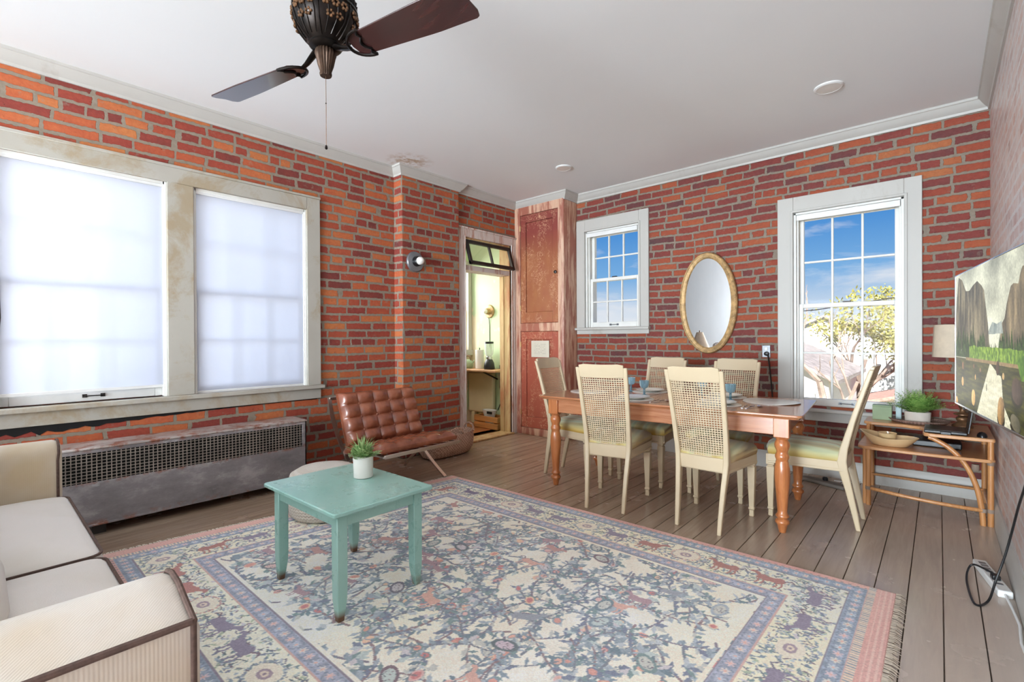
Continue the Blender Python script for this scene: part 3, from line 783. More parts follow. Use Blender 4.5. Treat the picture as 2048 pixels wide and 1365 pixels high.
MB().tube([(-.05, 0, .11), (-.04, 0, .17), (0, 0, .19), (.04, 0, .17), (.05, 0, .11)], .006, 6).build('handle', 'bronze_light', fc, smooth=True)
MB().tube([(.06, 0, .05), (.1, 0, .08), (.125, 0, .12)], .01, 6).build('spout', 'sage', fc, smooth=True)
cr = thing('wooden_crate', 'slatted orange wood crate on the kitchen floor', 'crate', (-4.66, 4.77, 0.0))
for z0, z1 in ((.01, .085), (.10, .175)):
    MB().box(-.23, .20, -.075, -.062, z0, z1).build('slat', 'crate_wood', cr, bevel=.003, seg=1)
    MB().box(-.23, .20, .13, .143, z0, z1).build('slat', 'crate_wood', cr, bevel=.003, seg=1)
    MB().box(-.243, -.23, -.075, .143, z0, z1).build('slat', 'crate_wood', cr, bevel=.003, seg=1)
    MB().box(.20, .213, -.075, .143, z0, z1).build('slat', 'crate_wood', cr, bevel=.003, seg=1)
MB().box(-.23, .20, -.07, .14, .004, .014).build('bottom', 'crate_wood', cr)
bs = thing('plastic_tub', 'white tub resting in the top of the wooden crate', 'tub', (-4.70, 4.80, .014))
MB().lathe([(.05, 0), (.075, .15), (.10, .235), (.096, .235), (.07, .15), (.046, .012)], seg=20, sx=1.25, sy=.72).build('tub_body', 'white_plastic', bs, smooth=True)
MB().box(.02, .12, -.077, -.07, .19, .225).build('label_strip', 'black', bs, bevel=.002, seg=1)
def wall_sconce(name, lab, loc, normal_rot, r, mats, cord=None):
    t = thing(name, lab, 'wall lamp', loc)
    m = normal_rot
    MB().lathe([(r, 0), (r, .012), (r*.93, .022), (r*.55, .028), (r*.5, .03)], seg=32).xf(m).build('back_plate', mats[0], t, smooth=True)
    MB().lathe([(r*.5, .028), (r*.46, .075), (r*.42, .08)], seg=24).xf(m).build('socket', mats[1], t, smooth=True)
    b = MB().sphere((0, 0, .095), r*.40, 16, 10).xf(m).build('bulb', 'white_ceramic', t, smooth=True)
    if cord: MB().tube(cord, .004, 6).build('cord', 'black', t)
    return t
wall_sconce('wall_sconce', 'round pewter sconce with a bare globe bulb on the brick pier', (XP, 3.112, 2.06), Matrix.Rotation(PI/2, 4, 'Y'), .108, ('pewter', 'black'))
wall_sconce('wall_sconce', 'round golden sconce with a hanging cord on the green kitchen wall', (-4.88, KY1, 1.64), Matrix.Rotation(PI/2, 4, 'X'), .095, ('gilt', 'gilt'), [(0, -.02, -.08), (0, -.004, -.2), (0, -.004, -.52)])

# recessed lights
for (x, y, r, lab) in ((-2.93, 4.12, .085, 'small round recessed ceiling light nearer the red cupboard'), (-.589, 4.08, .09, 'round recessed ceiling light above the tall window end of the table')):
    t = thing('recessed_light', lab, 'ceiling light', (x, y, HC), 0, 'recessed ceiling lights')
    MB().lathe([(r, 0), (r, -.008), (r*.86, -.014), (r*.84, -.006)], seg=32, cap=False).build('trim_ring', 'white_plastic', t, smooth=True)
    MB().lathe([(r*.87, -.0125), (.001, -.013)], seg=32, cap=False).build('lens', 'white_ceramic', t, smooth=True)

# radiator cover
rc = thing('radiator_cover', 'long low grey metal radiator cover with a wire grille under the paired window', 'radiator', (0, 0, 0))
RX, RY0, RY1 = -4.0, -.35, 1.872
c = MB()
c.box(XL+.002, RX, RY1-.012, RY1, .07, .553); c.box(RX-.012, RX, RY0, RY1, .07, .345); c.box(RX-.012, RX, RY0, RY1, .53, .553); c.box(RX-.012, RX, RY1-.035, RY1, .345, .53); c.box(RX-.006, RX+.003, RY0, RY1+.002, .066, .08)
c.build('body_panel', 'rad_metal', rc, bevel=.002, seg=1)
MB().box(XL+.002, RX+.006, RY0, RY1+.006, .553, .567).build('top', 'rad_top', rc, bevel=.003, seg=1)
MB().box(XL+.03, RX-.03, RY0, RY1-.03, .10, .54).build('core', 'dark_gap', rc)
g = MB(); y = RY0+.01
while y < RY1-.03: g.box(RX-.005, RX-.002, y, y+.0055, .345, .53); y += .0245
for k in range(9): z = .345+.0205*k+.008; g.box(RX-.0045, RX-.001, RY0, RY1-.03, z, z+.0045)
g.build('grille', 'grille', rc)
for yy in (.5, 1.7): MB().box(XL+.03, RX-.05, yy, yy+.07, 0, .1).build('foot', 'dark_metal', rc)

# oval mirror
mr = thing('oval_mirror', 'tall oval wall mirror in a carved gilt frame between the windows', 'mirror', (-1.78, YD-.016, 1.597))
mr.rotation_euler = (math.radians(1.7), 0, 0)
def ell(a, b, y, n=64): return [(a*math.cos(2*PI*i/n), y, b*math.sin(2*PI*i/n)) for i in range(n)]
fr = MB(); A, B_ = .292, .52
fr.loft([ell(A, B_, 0), ell(A, B_, -.02), ell(A-.008, B_-.008, -.032), ell(A-.026, B_-.026, -.034), ell(A-.036, B_-.036, -.026), ell(A-.048, B_-.048, -.026), ell(A-.056, B_-.056, -.020), ell(A-.064, B_-.064, -.012)], False, False)
fr.build('frame', 'gilt', mr, smooth=True, auto=50)
bd = MB()
for i in range(180):
    a = 2*PI*i/180; bd.sphere(((A-.018)*math.cos(a), -.033, (B_-.018)*math.sin(a)), .009, 6, 4)
bd.build('beading', 'gilt', mr, smooth=True)
MB().add([(0, -.013, 0)]+ell(A-.062, B_-.062, -.013), [(0, i+1, (i+1) % 64+1) for i in range(64)]).build('mirror_glass', 'mirror', mr)

# wall outlet and cord
t = thing('wall_outlet', 'grey wall outlet with a black plug beside the tall window casing', 'outlet', (-1.238, YD, 1.107))
MB().box(-.036, .036, -.008, 0, -.058, .058).build('cover_plate', 'pewter', t, bevel=.003)
MB().box(-.014, .014, -.013, -.006, .008, .04).build('socket', 'white_plastic', t, bevel=.003)
MB().lathe([(.022, 0), (.02, .03), (.01, .034)], seg=14).xf(T(.006, -.008, -.022) @ Matrix.Rotation(PI/2, 4, 'X')).build('plug', 'black', t, smooth=True)
tag(MB().tube([(-1.22, YD-.03, 1.08), (-1.205, YD-.02, .95), (-1.19, YD-.012, .75), (-1.17, YD-.012, .5), (-1.16, YD-.012, .16), (-1.1, YD-.03, .02)], .006, 6).build('appliance_cord', 'dark_metal', smooth=True), 'dark cord running down the brick from the wall outlet', 'cord')

# ================================================================ RUG
def rug():
    t = thing('area_rug', 'large cream and slate blue rug with vines, animals, pink kilim ends and fringe', 'rug', (0, 0, 0))
    W, H = 3.42, 2.42; st = .0045
    nx, ny = int(W/st)+1, int(H/st)+1
    u, v = np.meshgrid(np.linspace(0, W, nx), np.linspace(0, H, ny))
    def nz(cell, seed):
        r = np.random.default_rng(seed); g = r.random((int(H/cell)+3, int(W/cell)+3))
        a, b = u/cell, v/cell; i, j = a.astype(int), b.astype(int); fx, fy = a-i, b-j
        fx = fx*fx*(3-2*fx); fy = fy*fy*(3-2*fy)
        return (g[j, i]*(1-fx)+g[j, i+1]*fx)*(1-fy)+(g[j+1, i]*(1-fx)+g[j+1, i+1]*fx)*fy
    C = np.zeros((ny, nx, 3))
    f = nz(.35, 1)[..., None]; f2 = nz(.06, 2)[..., None]
    C[:] = np.array((230, 226, 217))*(1-f)+np.array((232, 220, 202))*f
    C += (f2-.5)*10
    cream = C.copy()
    def stamp(cx, cy, rad, fn):
        i0, i1 = max(0, int((cx-rad)/st)), min(nx, int((cx+rad)/st)+2); j0, j1 = max(0, int((cy-rad)/st)), min(ny, int((cy+rad)/st)+2)
        if i0 >= i1 or j0 >= j1: return
        m, col = fn(u[j0:j1, i0:i1]-cx, v[j0:j1, i0:i1]-cy)
        sub = C[j0:j1, i0:i1]; sub[m] = col
    def ellipse(cx, cy, a, b, th, col, line=None):
        c, s = math.cos(th), math.sin(th)
        def go(sc, cc): stamp(cx, cy, max(a, b)+.01, lambda x, y: ((((x*c+y*s)/(a*sc))**2+((-x*s+y*c)/(b*sc))**2) < 1, cc))
        if line is not None: go(1, line); go(.68, col)
        else: go(1, col)
    def leaf(cx, cy, L, w, th, col):
        c, s = math.cos(th), math.sin(th)
        def fn(x, y):
            p = (x*c+y*s)/L; q = (-x*s+y*c)/w
            return (p > 0) & (p < 1) & (np.abs(q) < np.sin(np.clip(p, 0, 1)*PI)**.8*(.8+.2*np.sin(p*14))), col
        stamp(cx, cy, L+.01, fn)
    def stroke(pts, w, col):
        for (x0, y0), (x1, y1) in zip(pts[:-1], pts[1:]):
            n = max(1, int(math.hypot(x1-x0, y1-y0)/(w*.5)))
            for k in range(n):
                a = k/n; ellipse(x0+(x1-x0)*a, y0+(y1-y0)*a, w, w, 0, col)
    slate = [(104, 124, 142), (84, 108, 124), (120, 138, 154), (96, 124, 130), (140, 156, 170), (92, 104, 132)]
    darks = [(84, 84, 104), (96, 78, 92), (72, 88, 98)]
    pale = [(168, 178, 186), (178, 182, 178), (186, 182, 190), (170, 186, 186)]
    warm = [(196, 132, 122), (206, 156, 142), (182, 104, 108), (212, 178, 152), (200, 160, 160)]
    R = random.Random(11)
    # bands measured from the edge of the pile
    E0x, E0y = .115, .045
    e = np.minimum(np.minimum(u-E0x, W-E0x-u), np.minimum(v-E0y, H-E0y-v))
    x0f, y0f = E0x+.39, E0y+.36; x1f, y1f = W-x0f, H-y0f
    # field vines
    def creature(cx, cy, s, th, col, flip=1):
        s *= 1.15
        c, sn = math.cos(th), math.sin(th)
        P = lambda a, b: (cx+(a*c-b*sn)*s, cy+(a*sn+b*c)*s)
        dk = R.choice(darks)
        x, y = P(0, 0); ellipse(x, y, .42*s, .15*s, th+.1, col); x, y = P(-.22, .02); ellipse(x, y, .17*s, .17*s, th, col); x, y = P(.24, .04); ellipse(x, y, .17*s, .18*s, th, col)
        x, y = P(.56*flip, .27); ellipse(x, y, .12*s, .065*s, th-.4*flip, col); stroke([P(.52*flip, .32), P(.46*flip, .46), P(.54*flip, .55)], .018*s, dk)
        stroke([P(.33*flip, .1), P(.5*flip, .27)], .07*s, col)
        for a in (-.32, -.18, .2, .34): stroke([P(a, -.1), P(a+.04, -.28), P(a-.02, -.45)], .03*s, col)
        stroke([P(-.38*flip, .08), P(-.56*flip, .2), P(-.66*flip, .08)], .025*s, dk)
    def sprig(x, y, a, depth=0):
        pts = [(x, y)]; L = R.uniform(.16, .34); n = 9; curv = R.uniform(-.35, .35)
        col = R.choice([(104, 98, 116), (118, 96, 104), (96, 104, 120)])
        for k in range(n):
            a += curv/2+R.uniform(-.15, .15); x += math.cos(a)*L/n; y += math.sin(a)*L/n; pts.append((x, y))
            if not (x0f < x < x1f and y0f < y < y1f): break
        stroke(pts, .0045 if depth else .0062, col)
        for k in range(1, len(pts)):
            for s_ in (-1, 1):
                if R.random() < .8:
                    leaf(pts[k][0], pts[k][1], R.uniform(.03, .06), R.uniform(.007, .014), a+s_*R.uniform(.5, 1.3), R.choice(slate+pale[:2]))
        e_ = pts[-1]
        if R.random() < .6:
            k = R.choice(warm); ellipse(e_[0], e_[1], R.uniform(.016, .034), R.uniform(.014, .026), R.uniform(0, 3), k, R.choice(warm+slate))
        if depth < 1 and R.random() < .7: sprig(e_[0], e_[1], a+R.uniform(-1, 1), depth+1)
    for k in range(235): sprig(R.uniform(x0f, x1f), R.uniform(y0f, y1f), R.uniform(0, 6.28))
    for k in range(170):
        x, y, a = R.uniform(x0f, x1f), R.uniform(y0f, y1f), R.uniform(0, 6.28)
        for q in range(R.randint(2, 4)): leaf(x, y, R.uniform(.04, .07), R.uniform(.011, .02), a+q*.8, R.choice(slate+pale))
    for k in range(46):   # feathery seed heads and birds
        x, y = R.uniform(x0f, x1f), R.uniform(y0f, y1f)
        if k % 2:
            cc = R.choice(pale+[(186, 170, 186), (198, 168, 168)]); ellipse(x, y, .06, .036, R.uniform(0, 3), cc, R.choice(darks+slate))
            for q in range(16): ellipse(x+R.uniform(-.04, .04), y+R.uniform(-.024, .024), .004, .003, 0, R.choice(darks))
        else: creature(x, y, R.uniform(.09, .14), R.uniform(-.5, .5), R.choice([(150, 118, 132), (168, 122, 120), (128, 136, 152), (196, 150, 140)]), R.choice((-1, 1)))
    # main border picture strip
    eb = (e >= .075) & (e < .305)
    bc = cream*np.array((.985, .99, .955)); C[eb] = bc[eb]
    def bpoint(side, s_, d): # distance d from pile edge
        d += 0
        if side == 0: return E0x+s_, E0y+d
        if side == 1: return E0x+s_, H-E0y-d
        if side == 2: return E0x+d, E0y+s_
        return W-E0x-d, E0y+s_
    for side in range(4):
        L = (W-2*E0x) if side < 2 else (H-2*E0y)
        s_ = .1
        while s_ < L-.1:
            for q in range(11):
                x, y = bpoint(side, s_+R.uniform(-.05, .05), R.uniform(.09, .29)); leaf(x, y, R.uniform(.015, .042), R.uniform(.004, .010), R.uniform(0, 6.28), R.choice(slate+pale+[(150, 166, 140), (120, 140, 132)]))
            for q in range(5):
                x, y = bpoint(side, s_+R.uniform(-.05, .05), R.uniform(.095, .285)); stroke([(x, y), (x+R.uniform(-.03, .03), y+R.uniform(-.02, .02))], .003, R.choice(darks))
            s_ += .028
        k = 0; s_ = .19
        while s_ < L-.12:
            x, y = bpoint(side, s_, .19); th = 0 if side < 2 else PI/2
            if k % 3 == 0:
                lc_ = (184, 140, 134) if k % 2 else (120, 134, 150)
                for q in range(26): aa = q*2*PI/26; ellipse(x+.082*math.cos(aa), y+.066*math.sin(aa), .007, .006, 0, lc_)
                ellipse(x, y, .07, .055, th, (216, 208, 192)); ellipse(x, y, .034, .026, th, (140, 120, 136)); ellipse(x, y, .02, .014, th, (206, 192, 176)); ellipse(x, y, .008, .006, th, (120, 100, 120))
            else: creature(x, y, .15, th, R.choice([(150, 92, 88), (84, 76, 110), (112, 104, 130), (160, 100, 96)]), R.choice((-1, 1)))
            s_ += .235; k += 1
    # guard bands
    su, sv = np.maximum(np.abs(u-W/2)-(W/2-E0x-.5), 0), 0
    along = np.where(np.minimum(v-E0y, H-E0y-v) < np.minimum(u-E0x, W-E0x-u), u, v)
    def band(lo, hi, col, per, fl):
        m = (e >= lo) & (e < hi); C[m] = np.array(col)+(nz(.02, 5)[m][:, None]-.5)*44
        mid = (lo+hi)/2; hw = (hi-lo)/2
        ph = (along/per) % 1.0; idx = (along/per).astype(int) % 3
        d = np.hypot((ph-.5)*per, e-mid)
        star = np.cos(6*np.arctan2(e-mid, (ph-.5)*per))
        for q in range(3): C[m & (d < hw*(.42+.16*star)) & (idx == q)] = fl[q]
        C[m & (d < hw*.17)] = (204, 158, 150)
        C[m & (np.abs(d-hw*.78) < .0028) & (star > -.3)] = (98, 112, 138)
        C[(e >= lo-.006) & (e < lo+.002)] = (186, 150, 146); C[(e >= hi-.002) & (e < hi+.006)] = (112, 104, 124)
    band(.0, .072, (122, 140, 164), .05, [(200, 196, 190), (196, 176, 186), (178, 190, 200)])
    band(.308, .378, (138, 146, 170), .055, [(198, 190, 188), (200, 174, 178), (170, 180, 196)])
    m = (e > .386) & (e < .405); C[m] = cream[m]
    # outer: barber strip and pink kilim
    C[e < 0] = (196, 138, 132)
    C[e < 0] += ((nz(.25, 9)[e < 0][:, None]-.35)*np.array((26, 42, 34)))
    ex = np.minimum(u, W-u)
    m = (ex < E0x) & (ex > .085); C[m] = (214, 190, 170)
    tick = m & (np.minimum(v, 9)*60 % 1 < .4); C[tick] = (124, 132, 144)
    for q in (.02, .043, .064): C[(np.abs(ex-q) < .003)] = (212, 170, 160)
    m = (e < -.004) & (e > -.013) & (ex > E0x) & ((u*28) % 1 < .35); C[m] = (110, 110, 116)
    C[ex < .004] = (188, 128, 122)
    C = C*.86+cream*.28; C += (rng.random((ny, nx, 1))-.5)*22
    C *= (1+(nz(.5, 21)[..., None]-.5)*.06)
    # place: four measured corners, bilinear
    a, b = u/W, v/H
    BL, BR, TL, TR = (-3.60, .47), (-.158, .47), (-3.275, 2.875), (-.152, 2.935)
    X = BL[0]*(1-a)*(1-b)+BR[0]*a*(1-b)+TL[0]*(1-a)*b+TR[0]*a*b
    Y = BL[1]*(1-a)*(1-b)+BR[1]*a*(1-b)+TL[1]*(1-a)*b+TR[1]*a*b
    Z = .009+.0012*nz(.4, 31)
    Z[0, :] = Z[-1, :] = .001; Z[:, 0] = Z[:, -1] = .001
    grid_paint('pile', 'rug', X, Y, Z, C, t)
    fr = MB(); R2 = random.Random(3)
    for end in (0, 1):
        n = 270 if end else 230
        for k in range(n):
            b = (k+.5)/n
            if end: p = (BR[0]*(1-b)+TR[0]*b, BR[1]*(1-b)+TR[1]*b); dx = 1
            else: p = (BL[0]*(1-b)+TL[0]*b, BL[1]*(1-b)+TL[1]*b); dx = -1
            L = R2.uniform(.035, .055)*(1-.25*b if end else .8); sk = R2.uniform(-.014, .006); w = .0042
            z = R2.uniform(.004, .008)
            fr.add([(p[0]-dx*.003, p[1]-w, z+.002), (p[0]-dx*.003, p[1]+w, z+.002), (p[0]+dx*L, p[1]+w*.5+sk, .002), (p[0]+dx*L, p[1]-w*.5+sk, .002), (p[0]+dx*L*.5, p[1]-w+sk*.5, z+.003), (p[0]+dx*L*.5, p[1]+w+sk*.5, z+.003)], [(0, 1, 5, 4), (4, 5, 2, 3)])
    o = fr.build('fringe', 'fringe', t); o['kind'] = 'stuff'
rug()

# ================================================================ DINING TABLE
TC, TR_, TZ = (-1.62, 3.735), math.radians(4.6), .76
tb = thing('dining_table', 'long honey pine dining table with turned legs and a glossy top', 'table', (TC[0], TC[1], 0), TR_)
tp = MB(); hw, hd = .965, .475
def rrect(a, b, r, n=5):
    P = []
    for cx, cy, s in ((a-r, b-r, 0), (-a+r, b-r, 1), (-a+r, -b+r, 2), (a-r, -b+r, 3)):
        for k in range(n+1): th = PI/2*(s+k/n); P.append((cx+r*math.cos(th), cy+r*math.sin(th)))
    return P
tp.loft([[(x, y, z) for x, y in rrect(hw-i, hd-i, .03)] for i, z in ((.022, TZ-.03), (.018, TZ-.022), (.004, TZ-.016), (0, TZ-.01), (0, TZ-.003), (.003, TZ))])
tp.build('tabletop', 'pine_x', tb, smooth=True, auto=30)
MB().box(-.16, -.158, -hd-.0012, hd+.0012, TZ-.02, TZ+.0006).build('leaf_seam', 'dark_gap', tb)
MB().box(.30, .302, -hd-.0012, hd+.0012, TZ-.02, TZ+.0006).build('leaf_seam', 'dark_gap', tb)
ap = MB(); lx, ly = .845, .385
for s in (-1, 1): ap.box(-lx, lx, s*(ly+.015)-.011, s*(ly+.015)+.011, TZ-.14, TZ-.03); ap.box(s*(lx+.015)-.011, s*(lx+.015)+.011, -ly, ly, TZ-.14, TZ-.03)
ap.build('apron', 'pine_x', tb, bevel=.003, seg=1)
prof = [(.0, 0), (.019, 0), (.022, .01), (.030, .048), (.040, .060), (.042, .068), (.038, .078), (.029, .086), (.030, .093), (.037, .100), (.039, .107), (.033, .116), (.028, .128), (.030, .16), (.036, .24), (.0435, .33), (.0455, .375), (.044, .41), (.037, .448), (.034, .460), (.040, .474), (.042, .484), (.038, .496), (.033, .508), (.034, .520), (.042, .540), (.045, .556), (.042, .572), (.035, .586), (.033, .592), (.040, .598), (.041, .604), (.036, .608), (.0, .609)]
for sx in (-1, 1):
    for sy in (-1, 1):
        l = MB().lathe([(max(r, .0005), z) for r, z in prof], (sx*lx, sy*ly, 0), 24, False)
        l.build('leg', 'pine_z', tb, smooth=True, auto=50)
        MB().box(sx*lx-.0445, sx*lx+.0445, sy*ly-.0445, sy*ly+.0445, .607, TZ-.03).build('leg_block', 'pine_z', tb, bevel=.004)

# ================================================================ DINING CHAIRS
def chair(label):
    c = thing('dining_chair', label, 'chair', (0, 0, 0), 0, 'cream cane back dining chairs')
    # local: back feet at y=0, faces +y
    def post(s):
        pts = []   # (z, y, x half, width x, depth y)
        for z, y, x, wx, wy in ((0, -.0, .135, .026, .028), (.10, .018, .138, .028, .034), (.25, .048, .144, .031, .042), (.38, .078, .152, .033, .052), (.44, .086, .155, .034, .054), (.52, .074, .158, .033, .044), (.70, .028, .164, .030, .032), (.90, -.030, .170, .028, .028), (1.035, -.072, .174, .027, .026)):
            cx = s*x; pts.append([(cx-wx/2, y-wy/2, z), (cx+wx/2, y-wy/2, z), (cx+wx/2, y+wy/2, z), (cx-wx/2, y+wy/2, z)])
        return MB().loft(pts)
    for s in (-1, 1): post(s).build('back_post', 'cream_lacquer', c, bevel=.006, smooth=True)
    def yb(z): return np.interp(z, [.44, .52, .70, .90, 1.035, 1.08], [.086, .074, .028, -.030, -.072, -.086])
    # crest rail, gently bowed
    rings = []
    for k in range(9):
        a = -1+2*k/8; x = a*.162; bow = -.016*(1-a*a)
        z0, z1 = .965-.006*(1-a*a), 1.062-.006*(1-a*a)
        if abs(a) > .99: z1 = 1.052
        rings.append([(x, yb(z0)+bow-.011, z0), (x, yb(z0)+bow+.011, z0), (x, yb(z1)+bow+.011, z1), (x, yb(z1)+bow-.011, z1)])
    MB().loft(rings).build('crest_rail', 'cream_lacquer', c, bevel=.004, smooth=True, auto=50)
    rings = []
    for k in range(7):
        a = -1+2*k/6; x = a*.148; bow = -.014*(1-a*a)
        rings.append([(x, yb(.44)+bow-.014, .378), (x, yb(.44)+bow+.014, .378), (x, yb(.47)+bow+.014, .468), (x, yb(.47)+bow-.014, .468)])
    MB().loft(rings).build('back_rail', 'cream_lacquer', c, bevel=.004, smooth=True, auto=50)
    # woven cane panel
    m = MB(); zs = np.linspace(.470, .962, 33); nx = 19
    def cp(a, z, off): x = a*(.142+.014*(z-.47)/.5); return (x, yb(z)-.010*(1-a*a)+off, z)
    for k in range(nx):
        a = -1+2*k/(nx-1); wv = .0031; pr = None
        rr = []
        for z in np.linspace(.466, .965, 9):
            p = cp(a, z, .001); rr.append([(p[0]-wv, p[1]-.0012, z), (p[0]+wv, p[1]-.0012, z), (p[0]+wv, p[1]+.0012, z), (p[0]-wv, p[1]+.0012, z)])
        m.loft(rr, False, False)
    for z in zs:
        rr = []; wv = .0029
        for k in range(7):
            a = -1+2*k/6; p = cp(a, z, -.0012); rr.append([(p[0], p[1]-.0012, z-wv), (p[0], p[1]-.0012, z+wv), (p[0], p[1]+.0012, z+wv), (p[0], p[1]+.0012, z-wv)])
        m.loft(rr, False, False)
    m.build('cane_panel', 'cane', c)
    # seat rails: bowed front
    def outline(off=0.0, n=9):
        P = [(-.165-off, .075-off)]
        for k in range(n+1):
            a = -1+2*k/n; P.append((a*(.222+off), .50+.045*(1-a*a)+off))
        P.append((.165+off, .075-off)); return P[::-1]
    m = MB()
    o1, i1 = outline(0), outline(-.022)
    m.loft([[(x, y, .372) for x, y in i1], [(x, y, .372) for x, y in o1], [(x, y, .376) for x, y in outline(.003)], [(x, y, .386) for x, y in outline(.003)], [(x, y, .39) for x, y in o1], [(x, y, .435) for x, y in o1], [(x, y, .435) for x, y in i1]], False, False)
    m.build('seat_frame', 'cream_lacquer', c, smooth=True, auto=35)
    m = MB(); rr = []
    cx, cy_ = 0, .29
    for z, s in ((.428, .97), (.445, 1.01), (.470, 1.02), (.492, .985), (.508, .90), (.520, .74), (.527, .5), (.530, .22), (.531, .02)):
        rr.append([(cx+(x-cx)*s, cy_+(y-cy_)*s, z) for x, y in outline(0)])
    m.loft(rr).build('seat_cushion', 'seat_fabric', c, smooth=True, auto=70)
    for s in (-1, 1):
        x, y = s*.192, .492
        rr = []
        for z, w in ((0, .013), (.006, .015), (.045, .014), (.05, .019), (.062, .019), (.066, .0155), (.30, .0235), (.345, .0245), (.348, .019), (.356, .019), (.36, .026), (.434, .026)):
            rr.append([(x-w, y-w, z), (x+w, y-w, z), (x+w, y+w, z), (x-w, y+w, z)])
        l = MB().loft(rr)
        for q in (-.014, -.005, .005, .014): l.box(x+q-.0025, x+q+.0025, y+.025, y+.0285, .366, .43)
        l.build('front_leg', 'cream_lacquer', c, bevel=.002, seg=1)
    return c
ch = chair('cream cane dining chair with its back to us, left one of the front two')
ch.location = (-1.797, 3.011, 0); ch.rotation_euler = (0, 0, math.radians(13))
G = 'cream cane back dining chairs'
for x, y, r, lab in ((-1.165, 3.10, 0, 'cream cane dining chair with its back to us, right one of the front two'),
                     (-1.91, 4.27, 180, 'cream cane dining chair facing us behind the table, just left of the oval mirror'),
                     (-1.30, 4.30, 180, 'cream cane back dining chair facing us behind the table, beside the wall outlet'),
                     (-2.715, 3.64, -90, 'cream cane back dining chair at the table end against the red cupboard'),
                     (-.385, 3.885, 90, 'cream cane back dining chair seen side on at the window end of the table')):
    dup(ch, (x, y, 0), math.radians(r), lab, G)

# tableware
def on(lx_, ly_): c, s = math.cos(TR_), math.sin(TR_); return (TC[0]+lx_*c-ly_*s, TC[1]+lx_*s+ly_*c)
def goblet(label, x, y):
    g = thing('goblet', label, 'glass', (x, y, TZ+.001), 0, 'blue glass goblets on the dining table')
    MB().lathe([(.030, 0), (.031, .003), (.012, .010), (.0075, .016), (.011, .026), (.0075, .034), (.010, .045), (.007, .052), (.012, .058)], seg=20).build('stem', 'blue_glass', g, smooth=True)
    rings = []
    for r, z in ((.012, .058), (.028, .066), (.036, .085), (.038, .105), (.040, .125), (.037, .124), (.034, .104), (.031, .085), (.024, .072), (.004, .066)):
        rings.append([(r*(1+(.03*math.cos(10*2*PI*i/40) if z < .115 else 0))*math.cos(2*PI*i/40), r*(1+(.03*math.cos(10*2*PI*i/40) if z < .115 else 0))*math.sin(2*PI*i/40), z) for i in range(40)])
    MB().loft(rings, False, True).build('bowl', 'pale_glass', g, smooth=True)
    return g
g0 = goblet('blue glass goblet farther left of the pair by the left front chair', -2.08, 3.95)
for x, y, lab in ((-1.845, 3.735, 'blue glass goblet nearer right of the pair by the left front chair'), (-1.49, 4.08, 'blue glass goblet seen through the cane of the right front chair'),
                  (-1.19, 3.84, 'blue glass goblet standing alone right of the right front chair')):
    dup(g0, (x, y, TZ+.001), None, lab, 'blue glass goblets on the dining table')
def mat_(label, x, y, r=.19, w=0.0, name='placemat'):
    t = thing(name, label, 'placemat', (x, y, TZ+.0005), 0, 'round white placemats')
    rings = []
    for s, z in ((.98, 0), (1, .001), (1, .004), (.98, .005)):
        rings.append([(r*s*math.cos(2*PI*i/48), r*s*math.sin(2*PI*i/48), z+w*max(0, math.cos(2*PI*i/48*2+.8))) for i in range(48)])
    MB().loft(rings).build('mat_body', 'white_ceramic', t, smooth=True); return t
def plate(label, x, y, z, r=.135):
    t = thing('plate', label, 'plate', (x, y, z), 0, 'white dinner plates')
    MB().lathe([(r*.55, 0), (r*.6, .001), (r*.72, .006), (r, .018), (r*1.005, .020), (r*.97, .020), (r*.7, .010), (r*.6, .0055), (.001, .005)], seg=40, cap=False).build('plate_body', 'white_ceramic', t, smooth=True); return t
spots = [(-1.80, 3.46, 'in front of the left front chair'), (-1.19, 3.56, 'in front of the right front chair'), (-1.93, 4.02, 'at the far left chair below the mirror'), (-1.29, 4.04, 'at the far right chair by the outlet')]
for i, (x, y, lab) in enumerate(spots):
    mt0 = mat_('round white placemat '+lab, x, y, .155)
    plate('white dinner plate '+lab, x, y, TZ+.0060, .125)
mat_('large round white placemat with no plate at the empty window end of the table', -.93, 3.93, .19, .006)
mat_('round white placemat with no plate at the cupboard end of the table', -2.36, 3.70, .17)
def cutlery(label, x, y, r, kind):
    t = thing(kind, label, kind, (x, y, TZ+.0005), r, 'polished steel cutlery')
    m = MB()
    m.loft([[(-w, yy, z), (w, yy, z), (w, yy, z+.002), (-w, yy, z+.002)] for yy, w, z in ((-.10, .006, .001), (-.06, .005, .002), (0, .003, .004), (.03, .0035, .002))])
    m.build('handle', 'steel', t, smooth=True)
    if kind == 'fork':
        h = MB().loft([[(-w, yy, z), (w, yy, z), (w, yy, z+.002), (-w, yy, z+.002)] for yy, w, z in ((.03, .0035, .002), (.045, .011, .001), (.06, .012, .002))])
        for q in (-.0095, -.0032, .0032, .0095): h.box(q-.0018, q+.0018, .058, .095, .002, .004)
        h.build('tines', 'steel', t, smooth=True)
    elif kind == 'spoon': MB().lathe([(.001, -.003), (.6, -.001), (1, .004), (.96, .005), (.5, .001)], seg=20, sx=.018, sy=.028, cap=False).xf(T(0, .055, .003)).build('spoon_bowl', 'steel', t, smooth=True)
    else: MB().box(-.008, .008, .03, .115, .001, .0032).build('knife_blade', 'steel', t, bevel=.001, seg=1)
for (x, y, w_) in ((-1.63, 3.46, 'right of the plate of the left front chair'), (-1.015, 3.565, 'right of the plate of the right front chair')):
    cutlery('steel knife '+w_, x-.0, y, math.radians(8), 'knife'); cutlery('steel fork '+w_, x+.035, y+.005, math.radians(2), 'fork'); cutlery('steel spoon '+w_, x+.075, y, math.radians(-14), 'spoon')

